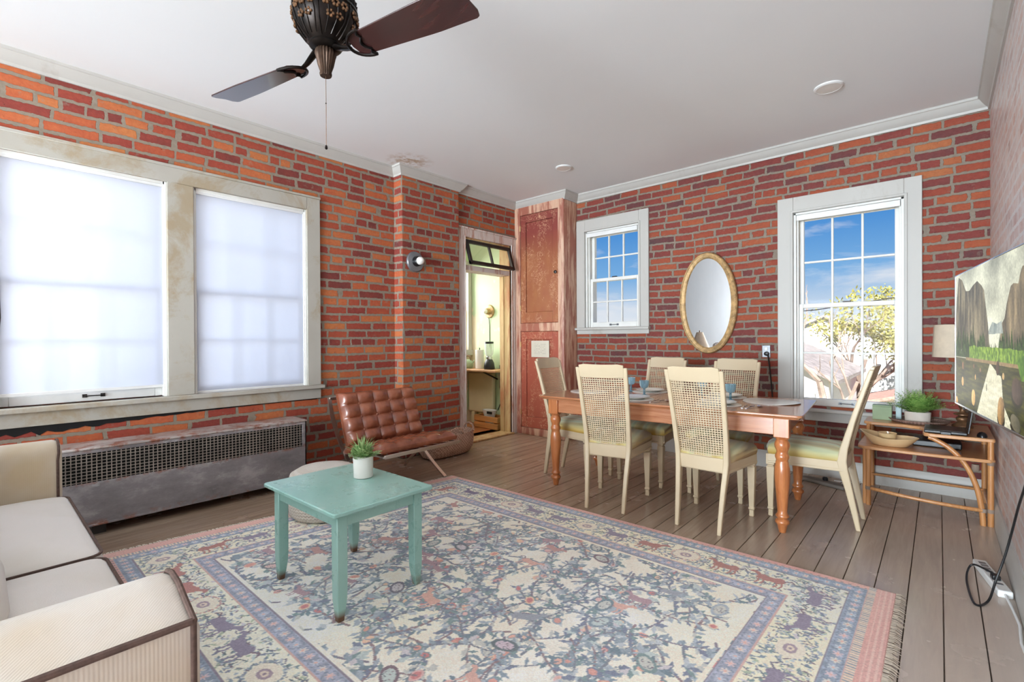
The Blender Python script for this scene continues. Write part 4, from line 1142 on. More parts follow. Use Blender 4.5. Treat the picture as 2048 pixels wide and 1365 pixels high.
# ================================================================ GREEN TABLE
gt = thing('side_table', 'small weathered teal wooden table standing on the rug', 'table', (-2.25, 1.262, .0102), math.radians(1))
hx, hy, gz = .352, .268, .495
MB().loft([[(x, y, z) for x, y in rrect(hx-i, hy-i, .012, 3)] for i, z in ((.004, gz-.020), (0, gz-.016), (0, gz-.004), (.004, gz))]).build('tabletop', 'teal', gt, smooth=True, auto=30)
ax, ay = .285, .205
a_ = MB()
for s in (-1, 1): a_.box(-ax, ax, s*(ay+.01)-.009, s*(ay+.01)+.009, gz-.082, gz-.02); a_.box(s*(ax+.01)-.009, s*(ax+.01)+.009, -ay, ay, gz-.082, gz-.02)
a_.build('apron', 'teal', gt, bevel=.002, seg=1)
for sx in (-1, 1):
    for sy in (-1, 1):
        rr = []
        for z, w in ((0, .0145), (.02, .016), (.09, .023), (.14, .0245), (gz-.02, .0255)):
            o = .0255-w; x, y = sx*(ax+o*.3), sy*(ay+o*.3)
            rr.append([(x-w, y-w, z), (x+w, y-w, z), (x+w, y+w, z), (x-w, y+w, z)])
        MB().loft(rr).build('leg', 'teal', gt, bevel=.003, seg=1)
def blades_plant(par, n, hmin, hmax, spread, z0, mat, seed, w=.004, center=(0, 0)):
    R = random.Random(seed); m = MB()
    for k in range(n):
        a = R.uniform(0, 6.28); L = R.uniform(hmin, hmax); sp = R.uniform(.15, 1)*spread; ww = w*R.uniform(.7, 1.3)
        r0 = R.uniform(0, .02); pts = []; N = 6
        for q in range(N+1):
            t_ = q/N; rad = r0+sp*t_**1.6; z = z0+L*(t_-.35*t_*t_*(sp/spread)); pts.append((center[0]+math.cos(a)*rad, center[1]+math.sin(a)*rad, z, ww*(1-t_**2)+.0004))
        px, py = -math.sin(a), math.cos(a); vs = []
        for x, y, z, q in pts: vs += [(x-px*q, y-py*q, z), (x+px*q, y+py*q, z)]
        m.add(vs, [(2*i, 2*i+1, 2*i+3, 2*i+2) for i in range(N)])
        if R.random() < .6:      # side needles
            for q in range(2, N):
                x, y, z, _ = pts[q]; b = a+R.choice((-1, 1))*R.uniform(.5, 1.1); l = R.uniform(.012, .03)
                m.add([(x-.001, y, z), (x+.001, y, z), (x+math.cos(b)*l, y+math.sin(b)*l, z+l*.5)], [(0, 1, 2)])
    return m.build('foliage', mat, par)
def fronds(par, n, L0, L1, z0, seed, mat):
    R = random.Random(seed); m = MB()
    for k in range(n):
        a = R.uniform(0, 6.28); L = R.uniform(L0, L1); up_ = R.uniform(.3, .95); N = 12; pts = []
        for q in range(N+1):
            t_ = q/N; rad = L*(1-up_*.75)*t_**1.1+.012; z = z0+L*up_*(t_-.28*t_*t_)*.95; pts.append(Vector((math.cos(a)*rad, math.sin(a)*rad*.9, z)))
        for q in range(N):
            p, p2 = pts[q], pts[q+1]; d = (p2-p).normalized(); sd = d.cross(Vector((0, 0, 1))).normalized(); s_ = .026*math.sin(PI*min(1, (q+1)/N*.92+.08))+.004
            m.add([tuple(p-sd*.0009), tuple(p+sd*.0009), tuple(p2)], [(0, 1, 2)])
            if q > 1:
                for sg in (-1, 1):
                    tip = p+sd*sg*s_+d*s_*.5+Vector((0, 0, R.uniform(-.004, .006))); w_ = d*.006
                    m.add([tuple(p), tuple(p+sd*sg*s_*.5+w_+d*s_*.25), tuple(tip), tuple(p+sd*sg*s_*.5-w_+d*s_*.25)], [(0, 1, 2, 3)])
    return m.build('foliage', mat, par)
gp = thing('potted_plant', 'small spiky green plant in a white pot on the teal table', 'plant', (-2.303, 1.385, .506))
MB().lathe([(.046, 0), (.05, .003), (.053, .11), (.053, .116), (.048, .116), (.047, .10), (.001, .10)], seg=32, cap=False).build('pot', 'white_ceramic', gp, smooth=True, auto=50)
MB().lathe([(.047, .098), (.02, .104), (.001, .104)], seg=16, cap=False).build('soil', 'soil', gp)
blades_plant(gp, 60, .07, .15, .10, .10, 'grassy', 4, .0042)
fronds(gp, 46, .08, .15, .092, 4, 'grassy')

# ================================================================ POUF
pf = thing('pouf', 'round cream knitted pouf beside the teal table', 'pouf', (-3.25, 1.655, .0105))
rr = [(.15, 0), (.205, .006), (.236, .035), (.246, .11), (.25, .18), (.246, .25), (.228, .30), (.18, .328), (.10, .338), (.001, .340)]
MB().lathe(rr, seg=48, cap=False).build('pouf_body', 'knit', pf, smooth=True)

# ================================================================ TUFTED LEATHER CHAIR
def tufted(w, h, th, nx, ny, puff=.032):
    """cushion: w along local x, h along local y, front faces +z"""
    m = MB(); res = 10; NX, NY = nx*res, ny*res; top = []
    for j in range(NY+1):
        for i in range(NX+1):
            a, b = i/res, j/res; fa, fb = a % 1, b % 1
            da, db = min(fa, 1-fa)*2, min(fb, 1-fb)*2
            hgt = puff*(min(1, da*1.05)**.45)*(min(1, db*1.05)**.45)
            x, y = i/NX, j/NY; ex = min(x, 1-x)*w; ey = min(y, 1-y)*h
            rim = math.sqrt(min(1, ex/.03))*math.sqrt(min(1, ey/.03))
            top.append(((x-.5)*w, (y-.5)*h, th*(.62+.38*rim)-.4*puff+hgt*rim))
    n1 = NX+1
    fs = [(j*n1+i, j*n1+i+1, (j+1)*n1+i+1, (j+1)*n1+i) for j in range(NY) for i in range(NX)]
    m.add(top, fs)
    peri = [i for i in range(NX+1)]+[j*n1+NX for j in range(1, NY+1)]+[NY*n1+i for i in range(NX-1, -1, -1)]+[j*n1 for j in range(NY-1, 0, -1)]
    P = [top[i] for i in peri]
    m.loft([[(x*.985, y*.985, 0) for x, y, z in P], [(x*1.004, y*1.004, .012) for x, y, z in P], [(x*1.004, y*1.004, z-.01) for x, y, z in P], P], True, False)
    btn = MB()
    for j in range(1, ny):
        for i in range(1, nx): btn.sphere(((i/nx-.5)*w, (j/ny-.5)*h, th-.4*puff+.004), .0085, 10, 6, .6)
    return m, btn
lc = thing('lounge_chair', 'low brown buttoned leather lounge chair on crossed chrome legs against the brick', 'chair', (0, 0, 0))
yc = 2.44; wd = .76
def place_cushion(p_lo, p_hi, h, nrm_flip, name, th, nx, ny):
    lo, hi = Vector((p_lo[0], 0, p_lo[1])), Vector((p_hi[0], 0, p_hi[1])); ydir = (hi-lo).normalized(); xdir = Vector((0, 1, 0)); zdir = xdir.cross(ydir)
    if nrm_flip: xdir = -xdir; zdir = xdir.cross(ydir)
    c = (lo+hi)/2; mt_ = Matrix(((xdir.x, ydir.x, zdir.x, c.x), (xdir.y, ydir.y, zdir.y, yc), (xdir.z, ydir.z, zdir.z, c.z), (0, 0, 0, 1)))
    m, b = tufted(wd, (hi-lo).length, th, nx, ny)
    m.xf(mt_); b.xf(mt_)
    o = m.build(name, 'leather', lc, smooth=True, auto=60); b.build('button', 'leather', o, smooth=True)
    return mt_
place_cushion((-3.70, .335), (-3.865, .765), 0, False, 'back_cushion', .105, 5, 4)
place_cushion((-3.74, .275), (-3.16, .365), 0, True, 'seat_cushion', .07, 5, 4)
def bez(P, n=22):
    out = []
    for k in range(n+1):
        t_ = k/n; a = (1-t_); out.append(Vector(P[0])*a**3+Vector(P[1])*3*a*a*t_+Vector(P[2])*3*a*t_*t_+Vector(P[3])*t_**3)
    return out
def flatbar(mb, pts, w, t_):
    rings = []
    for i, p in enumerate(pts):
        d = (pts[min(i+1, len(pts)-1)]-pts[max(i-1, 0)]).normalized(); nn = Vector((-d.z, 0, d.x))
        rings.append([tuple(p+nn*t_+Vector((0, w, 0))), tuple(p-nn*t_+Vector((0, w, 0))), tuple(p-nn*t_-Vector((0, w, 0))), tuple(p+nn*t_-Vector((0, w, 0)))])
    mb.loft(rings)
for y in (yc-.375, yc+.375):
    m = MB(); flatbar(m, bez([(-3.975, y, .735), (-3.88, y, .36), (-3.62, y, .18), (-3.315, y, .006)]), .016, .006)
    m.build('crossed_leg', 'chrome', lc, smooth=True, auto=50)
    m = MB(); flatbar(m, bez([(-3.13, y, .345), (-3.40, y, .355), (-3.66, y, .28), (-3.925, y, .004)]), .016, .006)
    m.build('crossed_leg', 'chrome', lc, smooth=True, auto=50)
for x, z in ((-3.135, .345), (-3.97, .725), (-3.72, .262)): MB().box(x-.006, x+.006, yc-.375, yc+.375, z-.014, z+.014).build('cross_bar', 'chrome', lc, bevel=.002, seg=1)
for k in range(7):
    y = yc-.30+k*.10; MB().loft([[(x, y-.018, z), (x, y+.018, z), (x, y+.018, z+.005), (x, y-.018, z+.005)] for x, z in ((-3.72, .26), (-3.14, .345))]).build('strap', 'leather', lc)

# ================================================================ BASKET
bk = thing('woven_basket', 'long brown woven basket with looped handles between leather chair and doorway', 'basket', (-3.93, 3.36, 0), math.radians(0))
rings = []
for z, sx, sy in ((.004, .09, .25), (.02, .12, .29), (.08, .155, .325), (.16, .165, .335), (.235, .155, .325), (.237, .148, .317), (.16, .157, .325), (.03, .112, .28)):
    rings.append([(sx*math.copysign(abs(math.cos(2*PI*i/40))**.7, math.cos(2*PI*i/40)), sy*math.copysign(abs(math.sin(2*PI*i/40))**.7, math.sin(2*PI*i/40)), z+.02*(abs(math.sin(2*PI*i/40))**3 if z > .1 else 0)) for i in range(40)])
MB().loft(rings).build('basket_body', 'basket', bk, smooth=True)
for s in (-1, 1):
    MB().tube([(s*.0-.09, s*.31, .23), (-.06, s*.325, .29), (0, s*.325, .31), (.06, s*.325, .29), (.09, s*.31, .23)], .010, 8).build('handle', 'basket', bk, smooth=True)
MB().tube([(.145, -.12, .22), (.155, -.07, .29), (.155, 0, .31), (.155, .07, .29), (.145, .12, .22)], .010, 8).build('handle', 'basket', bk, smooth=True)

# ================================================================ SOFA
so_ = thing('sofa', 'cream sofa with dark piping in the lower left corner, seen from its near arm', 'sofa', (0, 0, 0))
def arm(xi, xo, name):
    s = 1 if xo > xi else -1
    P = [(xi, .08), (xi, .64), (xi+s*.008, .672), (xi+s*.03, .694), (xi+s*.07, .702), (xi+s*.12, .697), (xi+s*.165, .680), (xo+s*.006, .655), (xo, .645), (xo, .08)]
    if s < 0: P = P[::-1]
    rings = []
    for y, k in ((-.78, 1), (.24, 1), (.285, 1), (.31, .97), (.318, .90)):
        c = ((xi+xo)/2, .4); rings.append([(c[0]+(x-c[0])*k, y, c[1]+(z-c[1])*(k if z > .3 else 1)) for x, z in P])
    o = MB().loft(rings).build(name, 'sofa_arm', so_, smooth=True, auto=60)
    w = MB(); w.tube([(xo+s*.006, -.78, .655), (xo+s*.007, -.2, .655), (xo+s*.006, .15, .656), (xo+s*.004, .30, .654)], .0075, 8); w.build('piping', 'welt', o, smooth=True)
    w = MB(); pts = [(x, .308, z) for x, z in (P if s > 0 else P[::-1])]
    w.tube([(xi-s*.001, .30, .1), (xi-s*.001, .30, .6)]+[(x, .304, z) for x, _, z in pts[1:-1]]+[(xo+s*.001, .304, .1)], .006, 8); w.build('piping', 'welt', o, smooth=True)
    return o
arm(-1.40, -1.168, 'armrest'); arm(-3.535, -3.76, 'armrest')
MB().box(-3.55, -1.38, -.76, .27, .05, .29).build('base', 'sofa_arm', so_, bevel=.02, seg=3)
MB().box(-3.62, -1.30, -.80, -.38, .08, .80).build('backrest', 'sofa_arm', so_, bevel=.05, seg=4)
def cushion(x0, x1, y0, y1, z0, z1, name, crown=.05, r=.05):
    m = MB(); N = 14; rings = []
    cx, cy, hx_, hy_ = (x0+x1)/2, (y0+y1)/2, (x1-x0)/2, (y1-y0)/2
    per = rrect(hx_, hy_, r, 4)
    def sc(k, z): return [(cx+x*(hx_-k)/hx_, cy+y*(hy_-k)/hy_, z) for x, y in per]
    zt = z1; rings = [sc(.03, z0), sc(.006, z0+.012), sc(0, z0+.035), sc(0, zt-.06), sc(.006, zt-.03), sc(.022, zt-.010), sc(.05, zt), sc(.14, zt+crown*.5)]
    rings.append([(cx+x*.4, cy+y*.4, zt+crown) for x, y in per])
    m.loft(rings)
    o = m.build(name, 'sofa_seat', so_, smooth=True, auto=80)
    for zz, kk in ((zt-.018, .012), (z0+.016, .003)):
        P = sc(kk-.004, zz); MB().tube(P+[P[0]], .0055, 8, False).build('piping', 'welt', o, smooth=True)
    return o
cushion(-3.53, -2.445, -.40, .345, .285, .42, 'seat_cushion')
cushion(-2.435, -1.405, -.40, .345, .285, .42, 'seat_cushion')
def back_cushion(x0, x1, dy=.02):
    m = MB(); per = rrect((x1-x0)/2, .19, .05, 4); cx = (x0+x1)/2; rings = []
    for y, k in ((-.36, .93), (-.33, .99), (-.16, 1.0), (-.03, .985), (.005, .95), (.03, .8), (.04, .4)):
        rings.append([(cx+x*k, y+dy-.4*(z*k+.19), .64+z*k) for x, z in per])
    o = m.loft(rings).build('back_cushion', 'sofa_seat', so_, smooth=True, auto=80)
    P = [(cx+x*.985, -.02+dy-.4*(z+.19), .64+z*.985) for x, z in per]; MB().tube(P+[P[0]], .0065, 8, False).build('piping', 'welt', o, smooth=True)
back_cushion(-3.50, -2.46); back_cushion(-2.42, -1.84, .05)
for x in (-3.68, -1.27):
    for y in (.2, -.7): MB().box(x-.03, x+.03, y-.03, y+.03, 0.0, .085).build('foot', 'dark_metal', so_, bevel=.004, seg=1)

# ================================================================ CEILING FAN
fx, fy, zb = -1.935, 1.0, 2.43
fn = thing('ceiling_fan', 'dark ornate bronze ceiling fan with glossy wooden blades and a pull chain', 'ceiling fan', (fx, fy, 0))
bowl = [(.03, 2.462), (.058, 2.468), (.066, 2.476), (.064, 2.486), (.085, 2.505), (.112, 2.54), (.126, 2.58), (.129, 2.61), (.127, 2.622), (.132, 2.626), (.132, 2.634), (.126, 2.64), (.122, 2.668), (.126, 2.672), (.120, 2.684), (.10, 2.72), (.07, 2.76), (.035, 2.79), (.022, 2.82), (.022, 2.93), (.05, 2.96), (.075, 3.0), (.078, 3.03)]
MB().lathe(bowl, seg=48).build('motor_housing', 'bronze', fn, smooth=True, auto=50)
orn = MB(); ribs = MB(); R = random.Random(5)
def rb(z): zs_ = [p[1] for p in bowl]; rs_ = [p[0] for p in bowl]; return float(np.interp(z, zs_[3:], rs_[3:]))
for k in range(6):
    a = 2*PI*k/6+.35
    pts = [(math.cos(a)*(rb(z)+.002), math.sin(a)*(rb(z)+.002), z) for z in np.linspace(2.49, 2.62, 10)]
    ribs.tube(pts, .0035, 6)
    for q in (.22, .5, .78):
        b = a+q*2*PI/6; z = 2.60; r = rb(z)
        for w in range(6):
            t_ = 2*PI*w/6; orn.sphere((math.cos(b+.046*math.cos(t_)*1.9)*(r+.002), math.sin(b+.046*math.cos(t_)*1.9)*(r+.002), z+.012*math.sin(t_)-.004), .0070, 6, 4)
        pts = [(math.cos(b+.10*math.sin(7*(z_-2.5)*4))*(rb(z_)+.002), math.sin(b+.10*math.sin(7*(z_-2.5)*4))*(rb(z_)+.002), z_) for z_ in np.linspace(2.495, 2.585, 10)]
        ribs.tube(pts, .002, 5)
    for q in (.36, .66):
        b = a+q*2*PI/6; z = 2.553; r = rb(z)
        for w in range(5):
            t_ = 2*PI*w/5; orn.sphere((math.cos(b+.095*math.cos(t_))*(r+.002), math.sin(b+.095*math.cos(t_))*(r+.002), z+.011*math.sin(t_)), .0066, 6, 4)
for k in range(30):
    a = 2*PI*k/30; ribs.tube([(math.cos(a)*(rb(z)+.0015), math.sin(a)*(rb(z)+.0015), z) for z in (2.638, 2.655, 2.672)], .0028, 5)
orn.build('flower_relief', 'bronze_light', fn, smooth=True); ribs.build('scroll_relief', 'bronze', fn, smooth=True)
rings = []
for r, z in ((.038, 2.462), (.042, 2.448), (.038, 2.435), (.031, 2.40), (.022, 2.372), (.024, 2.362), (.022, 2.354)):
    rings.append([(r*(1+.05*math.cos(20*2*PI*i/80))*math.cos(2*PI*i/80), r*(1+.05*math.cos(20*2*PI*i/80))*math.sin(2*PI*i/80), z) for i in range(80)])
MB().loft(rings).build('fluted_cup', 'bronze_cup', fn, smooth=True)
MB().tube([(.0, 0, 2.36), (0.001, 0, 2.2), (0, 0, 2.06)], .0012, 5).build('pull_chain', 'bronze_light', fn)
p_ = MB().lathe([(.002, 0), (.006, .004), (.005, .014), (.001, .02)], (0, 0, 2.045), 10); p_.build('chain_bell', 'bronze', fn, smooth=True)
MB().sphere((0, 0, 2.24), .003, 8, 6).build('chain_bead', 'bronze', fn)
def blade(ang, pitch, name='blade'):
    m0 = Rz(ang) @ T(0, 0, 2.435) @ Matrix.Rotation(pitch, 4, 'X')
    P = []
    xs = np.linspace(.185, .71, 14)
    def hwid(x): return .052+.020*min(1, (x-.185)/.35)
    top = [(x, hwid(x)) for x in xs]; tip = [(.722, .066), (.728, .042), (.720, .0), (.728, -.042), (.722, -.066)]
    root = [(.165, -.035), (.158, 0), (.165, .035)]
    P = top+tip+[(x, -y) for x, y in top[::-1]]+root
    bl = MB().prism([(x, y) for x, y in P][::-1], -.003, .003, 'z', m0).build('blade', 'blade', fn, bevel=.0015, seg=1)
    b = MB()
    arc = [(.235-.09*math.cos(t_), .062*math.sin(t_), -.006) for t_ in np.linspace(-PI/2, PI/2, 16)]
    scal = [(.235, .062, -.006), (.222, .045, -.007), (.230, .030, -.007), (.212, .012, -.007), (.208, 0, -.007), (.212, -.012, -.007), (.230, -.030, -.007), (.222, -.045, -.007), (.235, -.062, -.006)]
    b.tube(arc, .0065, 8); b.tube(scal, .0055, 8)
    b.tube([(.150, 0, -.006), (.115, 0, .004), (.08, 0, .020), (.045, 0, .035)], [.008, .010, .012, .014], 10, flat=(1.4, .7))
    b.xf(m0); b.build('blade_bracket', 'bronze', fn, smooth=True)
blade(math.radians(14), math.radians(-13)); blade(math.radians(193), math.radians(-13))

# ================================================================ RATTAN DESK
dk = thing('rattan_desk', 'low two tier rattan corner desk with a curved brace beside the right wall', 'desk', (0, 0, 0))
zt, zl = .572, .437
poly = [(-.43, 4.72), (-.40, 4.70), (-.20, 4.70), (-.11, 4.665), (-.085, 4.60), (-.088, 4.45), (-.08, 4.40), (-.055, 4.38), (.262, 4.385), (.272, 4.395), (.272, 5.035), (-.45, 5.035), (-.45, 4.74)]
MB().prism(poly, zt-.024, zt).build('top', 'desk_top', dk, bevel=.006, smooth=True, auto=30)
MB().prism([(-.46, 4.46), (-.455, 4.40), (-.42, 4.365), (-.30, 4.35), (-.08, 4.352), (.12, 4.362), (.25, 4.375), (.272, 4.40), (.272, 5.03), (-.46, 5.03)], zl-.022, zl).build('lower_shelf', 'desk_top', dk, bevel=.006, smooth=True, auto=30)
for (x, y, z) in ((-.392, 4.40, zl-.02), (-.415, 4.43, zl-.02), (-.42, 5.0, zt-.02), (.25, 4.40, zt-.02), (.25, 5.0, zt-.02), (-.42, 4.74, zt-.02)):
    z0 = 0 if (x, y) != (-.42, 4.74) else zl
    MB().tube([(x, y, z0), (x, y, z)], .0165 if x > 0 else .015, 10).build('leg', 'rattan', dk, smooth=True)
MB().tube(bez([(-.055, 4.42, zt-.03), (.12, 4.40, .48), (.205, 4.39, .30), (.214, 4.39, 0)]), .016, 10).build('curved_brace', 'rattan', dk, smooth=True)
MB().tube(bez([(-.39, 4.40, .125), (-.2, 4.34, .115), (.05, 4.34, .105), (.215, 4.385, .10)]), .013, 10).build('stretcher', 'rattan', dk, smooth=True)
MB().tube([(-.42, 4.97, .10), (.25, 4.97, .10)], .010, 8).build('stretcher', 'rattan', dk, smooth=True)
MB().tube([(.25, 4.40, .10), (.25, 5.0, .10)], .011, 8).build('stretcher', 'rattan', dk, smooth=True)
w = MB()
for x, y, z in ((.25, 4.40, .41), (.25, 4.40, .10), (.214, 4.39, .10), (-.392, 4.40, .125)): w.lathe([(.0185, -.012), (.0195, 0), (.0185, .012)], (x, y, z), 12)
w.lathe([(.019, -.02), (.02, 0), (.019, .02)], (.178, 4.395, .375), 12)
w.build('binding', 'bark', dk, smooth=True)

bo = thing('chip_bowl', 'boat shaped tan ceramic bowl with a built-in dip cup on the lower desk shelf', 'bowl', (-.27, 4.50, zl), math.radians(-4))
rings = []
def boat(s, z, n=40):
    P = []
    for i in range(n):
        a = 2*PI*i/n; c_ = math.cos(a); k = 1+.12*max(0, -c_)
        P.append((.165*s*c_*k, .115*s*math.sin(a), z+(.04*s*max(0, -c_)**1.5+.012*s*max(0, c_))*(1 if z > .02 else 0)))
    return P
MB().loft([boat(.50, 0), boat(.62, .006), boat(.85, .035), boat(1.0, .062), boat(.97, .064), boat(.8, .04), boat(.5, .014)]).build('bowl_body', 'tan_ceramic', bo, smooth=True)
MB().lathe([(.05, .02), (.055, .085), (.058, .092), (.054, .092), (.048, .05), (.001, .045)], (-.02, .01, 0), 28, cap=False).build('dip_cup', 'tan_ceramic', bo, smooth=True)
rt_ = MB().box(-.15, .12, 4.62, 4.80, zl, zl+.045); tag(rt_.build('router_box', 'black', bevel=.008), 'flat black box on the lower desk shelf behind the tan bowl', 'router')
ty = thing('woven_tray', 'round brown woven tray holding the fern on the desk', 'tray', (-.12, 4.87, zt))
MB().lathe([(.10, 0), (.145, .004), (.165, .020), (.168, .028), (.160, .028), (.14, .010), (.001, .008)], seg=40, cap=False, sx=1.1, sy=.95).build('tray_body', 'tray', ty, smooth=True)
fp = thing('fern', 'bushy green fern in a pale oval pot on the woven tray', 'plant', (-.125, 4.83, zt+.009))
MB().lathe([(.058, 0), (.064, .004), (.068, .075), (.068, .082), (.063, .082), (.061, .07), (.001, .07)], seg=36, cap=False, sx=1.18, sy=.8).build('pot', 'pot_beige', fp, smooth=True, auto=50)
MB().lathe([(.06, .068), (.02, .074), (.001, .074)], seg=16, cap=False, sx=1.15, sy=.78).build('soil', 'soil', fp)
fronds(fp, 135, .18, .33, .065, 8, 'fern')
bx = thing('sage_box', 'plain sage green box standing on the desk by the window', 'box', (-.345, 4.90, zt))
MB().box(-.062, .062, -.035, .035, 0, .105).build('box_body', 'sage', bx, bevel=.002, seg=1)
MB().box(-.063, .063, -.036, .036, .105, .116).build('box_lid', 'sage', bx, bevel=.002, seg=1)
MB_b = MB().box(-.262, -.226, 4.93, 5.0, zt, zt+.13); tag(MB_b.build('pale_blue_box', simple('pale_blue', (190, 212, 216), .4, var=.04), bevel=.004), 'pale blue upright box behind the fern pot', 'box')
lp = thing('laptop', 'open black laptop seen edge on at the right end of the desk', 'laptop', (.02, 4.54, zt))
MB().box(-.10, .12, -.14, .14, .004, .022).build('keyboard_base', 'black', lp, bevel=.004)
m_ = T(.125, 0, .018) @ Matrix.Rotation(math.radians(7), 4, 'Y')
MB().box(-.004, .004, -.14, .14, 0, .19, m_).build('screen_lid', 'black', lp, bevel=.002)
MB().box(-.09, .10, -.12, .12, .022, .0235).build('keys', 'dark_metal', lp)
tag(MB().box(.005, .06, 4.388, 4.398, zt, zt+.02, None).build('phone_stand', 'black', bevel=.003), 'small black stand on the desk edge in front of the laptop', 'stand')
ms = thing('computer_mouse', 'small black computer mouse at the right end of the desk', 'mouse', (.212, 4.45, zt))
MB().lathe([(.001, 0), (1, .0), (1, .008), (.85, .02), (.5, .03), (.001, .033)], seg=20, sx=.026, sy=.04, cap=False).build('mouse_body', 'black', ms, smooth=True)
MB().tube([(0, .018, .028), (0, .03, .024)], .004, 8).build('scroll_wheel', 'dark_metal', ms)
lm = thing('table_lamp', 'table lamp with a beige drum shade and turned base half hidden by the television', 'lamp', (.128, 4.85, zt))
MB().lathe([(.06, 0), (.062, .008), (.05, .02), (.03, .04), (.038, .055), (.036, .07), (.02, .08), (.05, .09), (.05, .096), (.018, .11), (.014, .13), (.022, .15), (.036, .18), (.038, .205), (.026, .25), (.013, .29), (.012, .32), (.024, .335), (.012, .35), (.010, .44), (.012, .46)], seg=28).build('base', 'bronze_light', lm, smooth=True, auto=60)
MB().lathe([(.170, .515), (.160, .755), (.1575, .755), (.1675, .515)], seg=48, cap=False).build('lamp_shade', 'shade_cloth', lm, smooth=True, auto=60)
MB().tube([(0, 0, .46), (0, 0, .76)], .004, 6).build('harp', 'bronze_light', lm)
lm2 = MB().tube([(-.158, -.055, .755), (-.167, -.058, .515)], .0022, 5).build('shade_seam', 'bark', lm)

# ================================================================ TELEVISION
TVA = math.radians(8.1); TW, TH = 1.235, .708
tv = thing('television', 'large flat television on the right wall showing a mountain lake', 'television', (.068, 3.64, .868), TVA-PI/2)
# local x runs from far edge (0) toward the camera end, local -y faces the room... screen plane y=0, body behind
def tvbox(x0, x1, y0, y1, z0, z1): return MB().box(x0, x1, y0, y1, z0, z1)
tvbox(0, TW, .004, .030, 0, TH).build('back_case', 'black', tv, bevel=.004)
fr_ = MB(); fr_.box(0, .007, -.004, .02, 0, TH); fr_.box(TW-.007, TW, -.004, .02, 0, TH); fr_.box(.007, TW-.007, -.004, .02, TH-.007, TH); fr_.box(.007, TW-.007, -.004, .02, 0, .011)
fr_.build('bezel', 'steel', tv, bevel=.0015, seg=1)
tvbox(.20, .235, -.006, .0, -.010, .004).build('sensor', 'black', tv, bevel=.002, seg=1)
def tv_picture():
    nx, ny = 560, 330; uu, vv = np.meshgrid(np.linspace(0, 1, nx), np.linspace(0, 1, ny))  # v from top
    R = np.random.default_rng(4)
    def nz(cx, cy, seed, oct=4):
        o = np.zeros_like(uu); amp = 1; tot = 0
        for k in range(oct):
            r = np.random.default_rng(seed+k); g = r.random((int(cy)+3, int(cx)+3)); a, b = uu*cx, vv*cy; i, j = a.astype(int), b.astype(int); fx_, fy_ = a-i, b-j
            fx_ = fx_*fx_*(3-2*fx_); fy_ = fy_*fy_*(3-2*fy_)
            o += amp*((g[j, i]*(1-fx_)+g[j, i+1]*fx_)*(1-fy_)+(g[j+1, i]*(1-fx_)+g[j+1, i+1]*fx_)*fy_); tot += amp; amp *= .55; cx *= 2; cy *= 2
        return o/tot
    def uv(X, Y):
        w = 812+(X-172)*(1255-812)/439.0; u_ = 2.63*(X-172)/w*1.0; t_ = 258-(X-172)*193/439.0
        return u_, (Y-t_)/w
    def poly(pts):
        P = [uv(*p) for p in pts]; ins = np.zeros_like(uu, bool); n = len(P)
        for k in range(n):
            x1, y1 = P[k]; x2, y2 = P[(k+1) % n]
            c = ((y1 > vv) != (y2 > vv)) & (uu < (x2-x1)*(vv-y1)/((y2-y1)+1e-12)+x1); ins ^= c
        return ins
    cl = nz(5, 4, 10, 5); C = np.array((150, 150, 142))*(1-cl[..., None])+np.array((246, 246, 226))*cl[..., None]
    C = (C-150)*1.5+120; C = np.clip(C, 70, 246)
    glow = np.exp(-((uu-.55)**2/.04+(vv-.42)**2/.02)); C = C*(1-glow[..., None]*.6)+np.array((238, 240, 214))*glow[..., None]*.6
    def fillp(m, c0, c1, n_): C[m] = (np.array(c0)*(1-n_[m][:, None])+np.array(c1)*n_[m][:, None])
    st = np.clip((nz(40, 6, 30, 4)-.25)*1.8, 0, 1)
    fillp(poly([(160, 730), (192, 262), (215, 280), (232, 330), (240, 352), (262, 350), (285, 315), (312, 288), (340, 318), (357, 350), (365, 430), (382, 570), (392, 730)]), (70, 66, 58), (152, 140, 112), st)
    fillp(poly([(455, 740), (470, 575), (490, 540), (505, 440), (530, 330), (548, 312), (580, 316), (592, 250), (607, 200), (760, 160), (760, 740)]), (84, 76, 62), (166, 146, 112), st)
    fillp(poly([(385, 620), (410, 560), (440, 575), (470, 555), (480, 640), (385, 640)]), (128, 140, 136), (176, 182, 172), st)
    # tree line
    hz = .62
    rr_ = np.random.default_rng(8); topv = np.full(nx, hz)
    for k in range(190):
        x = rr_.random(); base = hz+.01; hgt = rr_.uniform(.07, .20)*(1.25 if x < .35 else 1.0); hgt *= (.6 if .50 < x < .66 else 1); w = rr_.uniform(.012, .024)
        prof = base-hgt*np.clip(1-np.abs(uu[0]-x)/w, 0, 1)**.8; topv = np.minimum(topv, np.where(np.abs(uu[0]-x) < w, prof, hz))
    g = nz(90, 40, 50, 3)
    m = (vv > topv[None, :]) & (vv < hz+.015); fillp(m, (22, 40, 16), (78, 112, 44), np.clip(g*1.4-.35, 0, 1))
    bush = (vv > .565-.035*nz(9, 1, 60, 3)) & (vv < hz+.03) & (uu > .26); fillp(bush, (66, 104, 26), (158, 188, 62), np.clip(g*1.8-.5, 0, 1))
    # water
    wv = nz(14, 60, 70, 4); wt = vv >= hz+.02
    fillp(wt, (28, 30, 12), (92, 92, 34), np.clip(wv*1.6-.35, 0, 1))
    refl = poly([(395, 830), (470, 935), (480, 1100), (425, 1330), (310, 1150), (345, 1010)]) | poly([(360, 1080), (392, 900), (465, 920), (470, 1080), (540, 1260), (500, 1330), (330, 1150)])
    fillp(refl & wt, (186, 182, 152), (236, 232, 206), wv)
    bank = (vv > hz+.012) & (vv < hz+.032) & (uu > .2); fillp(bank, (120, 96, 66), (164, 138, 98), g)
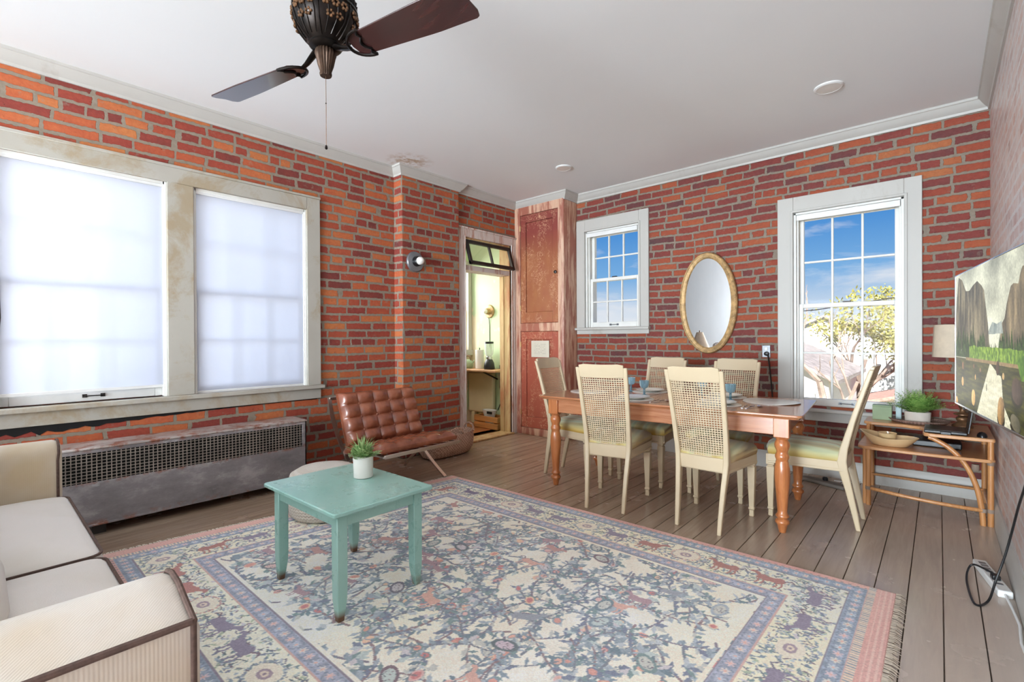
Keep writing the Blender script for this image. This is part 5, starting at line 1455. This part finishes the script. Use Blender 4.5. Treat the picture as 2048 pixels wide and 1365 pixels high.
    gr = poly([(570, 830), (615, 790), (760, 760), (760, 1010), (600, 960)]); fillp(gr, (48, 92, 20), (112, 150, 44), np.clip(g*1.5-.3, 0, 1))
    def rock(X, Y, a, b, c0, c1, tilt=0.0):
        u0, v0 = uv(X, Y); dx, dy = (uu-u0)*TW, (vv-v0)*TH; c_, s_ = math.cos(tilt), math.sin(tilt); p, q = dx*c_+dy*s_, -dx*s_+dy*c_
        sh = (np.abs(dx/(a*1.1))**2+((dy-b*.55)/(b*.7))**2) < 1; C[sh & wt] = (34, 30, 18)
        m = (np.abs(p/a)**2.2+np.abs(q/b)**2.2) < 1; fillp(m, c0, c1, np.clip(g*.6+.5-(p/a)*.4, 0, 1))
    for X, Y, a, b, c0, c1 in ((220, 838, .022, .020, (70, 44, 28), (140, 100, 66)), (290, 845, .012, .012, (80, 50, 30), (120, 80, 50)), (332, 872, .012, .010, (110, 80, 60), (150, 110, 80)), (218, 940, .024, .024, (150, 112, 64), (214, 172, 110)), (300, 918, .010, .014, (150, 120, 70), (200, 160, 100)), (180, 1062, .028, .022, (160, 116, 58), (220, 170, 96)), (287, 1050, .036, .040, (150, 112, 56), (226, 182, 112)), (445, 860, .022, .028, (40, 28, 20), (84, 60, 44)), (482, 922, .014, .014, (160, 130, 84), (210, 176, 120)), (570, 1025, .062, .050, (34, 24, 22), (84, 66, 56)), (466, 1150, .048, .060, (44, 34, 22), (176, 136, 82)), (372, 985, .006, .016, (60, 60, 40), (90, 90, 60)), (560, 1235, .060, .030, (60, 60, 48), (110, 104, 84))):
        rock(X, Y, a, b, c0, c1, .2)
    C2 = C*(.9+.2*nz(150, 90, 90, 2)[..., None])
    X = .007+uu*(TW-.014); Z = TH-.007-vv*(TH-.018)
    grid_paint('screen', 'tv_picture', X, np.full_like(X, -.001), Z, np.clip(C2, 0, 255), tv)
tv_picture()
MB().box(.45, .75, .03, .06, .22, .48).build('wall_mount', 'black', tv, bevel=.004)
MB().tube([(.60, .05, .35), (.56, .14, .35), (.62, .24, .35)], .02, 8).build('mount_arm', 'black', tv)

# power strip and cables by the right wall
ps = thing('power_strip', 'white power strip on the floorboards against the right baseboard', 'power strip', (.197, 3.42, 0), math.radians(11))
MB().box(-.028, .028, -.19, .19, 0, .035).build('strip_body', 'white_plastic', ps, bevel=.007, seg=3)
for k in range(4): MB().box(-.014, .014, .035+k*.036-.012, .035+k*.036+.012, .034, .0365).build('socket', 'pewter', ps)
MB().box(-.016, .016, -.075, -.035, .034, .058).build('plug', 'black', ps, bevel=.005)
MB().box(-.012, .012, -.12, -.105, .034, .037).build('switch', 'pewter', ps)
tag(MB().tube([Vector(p) for p in ((.232, 3.235, .018), (.245, 3.1, .012), (.255, 2.95, .008), (.245, 2.78, .008), (.255, 2.6, .008), (.25, 2.3, .008))], .0055, 8).build('power_cord', 'white_plastic', smooth=True), 'white extension cord running from the power strip along the wall', 'cord')
def spl(P, n=8):
    out = []; P = [Vector(p) for p in P]
    for i in range(len(P)-1):
        p0, p1, p2, p3 = P[max(i-1, 0)], P[i], P[i+1], P[min(i+2, len(P)-1)]
        for k in range(n):
            t_ = k/n; out.append(.5*((2*p1)+(-p0+p2)*t_+(2*p0-5*p1+4*p2-p3)*t_*t_+(-p0+3*p1-3*p2+p3)*t_**3))
    return out+[P[-1]]
tag(MB().tube(spl([(.270, 2.70, .90), (.272, 2.84, .70), (.272, 2.98, .594), (.263, 3.08, .487), (.250, 3.18, .34), (.230, 3.20, .22), (.198, 3.19, .09), (.168, 3.12, .012), (.122, 3.06, .007), (.103, 3.28, .007), (.108, 3.42, .02), (.13, 3.46, .05), (.175, 3.40, .06), (.205, 3.37, .055)]), .0048, 8).build('power_cord', 'black', smooth=True), 'black cord hanging from the television and looping to the power strip', 'cord')  # the television's own power cord
tag(MB().box(-.90, -.55, 4.70, 4.80, 0.0, .03, T(-.70, 4.75, 0) @ Rz(-.35) @ T(.70, -4.75, 0)).build('floor_adapter', 'grey_mat', bevel=.012, seg=3), 'flat grey box lying on the floor behind the side-on chair', 'box')
tag(MB().lathe([(.02, 0), (.022, .02), (.012, .03)], (-.72, 4.78, .03), 12).build('power_plug', 'black', smooth=True), 'black plug resting on the flat grey floor box', 'plug')
tag(MB().tube(spl([(-.66, 4.80, .035), (-.55, 4.9, .02), (-.45, 4.96, .05), (-.47, 4.99, .3), (-.44, 5.0, .5), (-.40, 4.97, .585)]), .003, 6).build('lamp_cord', 'white_plastic', smooth=True), 'thin white cord rising behind the left leg of the rattan desk', 'cord')

# lamp behind the viewpoint, seen in the oval mirror
fl = thing('floor_lamp', 'floor lamp with a beige cone shade reflected low in the oval mirror', 'lamp', (-4.02, -.78, 0))
MB().lathe([(.14, 0), (.14, .02), (.02, .03)], seg=28).build('base', 'bronze_light', fl, smooth=True)
MB().tube([(0, 0, .02), (0, 0, 1.06)], .012, 10).build('pole', 'bronze_light', fl, smooth=True)
MB().lathe([(.20, -.2), (.07, .16), (.068, .16), (.198, -.2)], seg=36, cap=False).xf(T(0, 0, .86)).build('lamp_shade', 'shade_cloth', fl, smooth=True)

# ================================================================ OUTSIDE
struct(MB().box(-60, 60, 6, 120, -3.7, -3.5).build('ground', 'ground_out'))
def house(name, label, x, y, w, dp, h, roof, rot=0, mat='siding', wins=(), rname='roof'):
    t = thing(name, label, 'house', (x, y, -3.5), rot)
    MB().box(-w/2, w/2, 0, dp, 0, h).prism([(-w/2, h), (w/2, h), (0, h+roof)], 0.0, dp, 'y').build('walls', mat, t)
    e = .35
    rf = MB(); k = roof/(w/2)
    rf.prism([(-w/2-e, h-e*k), (0, h+roof), (0, h+roof+.15), (-w/2-e, h-e*k+.15)], -e, dp+e, 'y'); rf.prism([(w/2+e, h-e*k), (w/2+e, h-e*k+.15), (0, h+roof+.15), (0, h+roof)], -e, dp+e, 'y')
    rf.build('roof', rname, t)
    for wx, wz, ww, wh in wins:
        f_ = MB().box(wx-ww/2, wx+ww/2, -.06, .0, wz, wz+wh).build('window', 'siding', t); MB().box(wx-ww/2+.06, wx+ww/2-.06, -.075, -.055, wz+.06, wz+wh-.06).build('pane', 'outside_grey', f_)
    ln = MB()
    for q in range(1, int(h/.35)): ln.box(-w/2, w/2, -.012, 0, q*.35, q*.35+.02)
    ln.build('siding_lap', 'siding', t)
    return t
house('white_house', 'white clapboard house seen low in the tall window on the left', -6.3, 21, 6.5, 8, 3.2, 1.6, 0, wins=((1.9, 1.2, .55, 1.2),))
house('pale_house', 'pale gabled house beyond the bare tree in the tall window', -5.5, 36, 11, 9, 3.6, 2.4, .25, wins=((-2.5, 1.4, 1.0, 1.5), (2, 1.4, 1.0, 1.5)))
house('garage', 'low shed with a long reddish roof in the tall window', 0.4, 27, 6.0, 4, 1.7, .8, .0, rname='brick_red_out', wins=((-1.5, .4, .8, .7),))
def tree(label, x, y, h, r, seed, leaves=0, lr=.12, crown=None, name='bare_tree', nb=3):
    t = thing(name, label, 'tree', (x, y, -3.5)); R = random.Random(seed); tips = []; m = MB()
    def br(p, d, L, r_, dep):
        pts = [p]; q = Vector(p)
        for k in range(5): d = (d+Vector((R.uniform(-.16, .16), R.uniform(-.16, .16), R.uniform(-.04, .12)))).normalized(); q = q+d*L/5; pts.append(q.copy())
        m.tube(pts, [r_*(1-.45*k/5) for k in range(6)], 6)
        if dep > 0:
            for k in range(nb if dep > 1 else nb+1):
                s = pts[R.randint(2, 5)]; dd = (d+Vector((R.uniform(-1, 1), R.uniform(-.8, .8), R.uniform(-.1, .7)))).normalized(); br(s, dd, L*.66, r_*.5, dep-1)
        else: tips.append(q)
    br(Vector((0, 0, 0)), Vector((0, 0, 1)), h, r, 4)
    m.build('trunk', 'bark', t, smooth=True)
    if leaves:
        f_ = MB()
        for k in range(leaves):
            p = R.choice(tips)+Vector((R.gauss(0, .25), R.gauss(0, .25), R.gauss(0, .22))); a = Vector((R.uniform(-1, 1), R.uniform(-1, 1), R.uniform(-1, 1))).normalized(); b = a.orthogonal().normalized()
            f_.add([tuple(p-a*lr), tuple(p+b*lr*.4), tuple(p+a*lr), tuple(p-b*lr*.4)], [(0, 1, 2, 3)])
        f_.build('foliage', 'tree_leaf', t)
    return t
tree('bare tree with a thick pale trunk in front of the houses', -2.75, 17.5, 3.4, .17, 23, nb=2)
tree('leafy yellow green tree top at the right of the tall window', -.9, 50, 5.2, .22, 5, 2600, .12, name='leafy_tree')
tree('leafy yellow green tree behind the meeting rail in the middle of the tall window', -3.4, 31, 3.9, .22, 9, 2600, .12, name='leafy_tree')
hl = MB(); xs = np.linspace(-45, 30, 120)
top = [(float(x), -3.5+3.9+.9*math.sin(x*.23)+.5*math.sin(x*.9+1)+random.uniform(-.25, .25)) for x in xs]
hl.prism([(-45, -3.5)]+top+[(30, -3.5)], 62, 66, 'y'); struct(hl.build('wooded_hill', 'hill'))
tag(MB().tube([(-4.0, 8.9, 1.75), (-3.1, 8.8, 1.66), (-2.2, 8.7, 1.62), (-1.4, 8.6, 1.66), (-.2, 8.5, 1.82)], .008, 6).build('utility_wire', 'dark_metal', smooth=True), 'sagging utility wire crossing the tall window', 'wire')
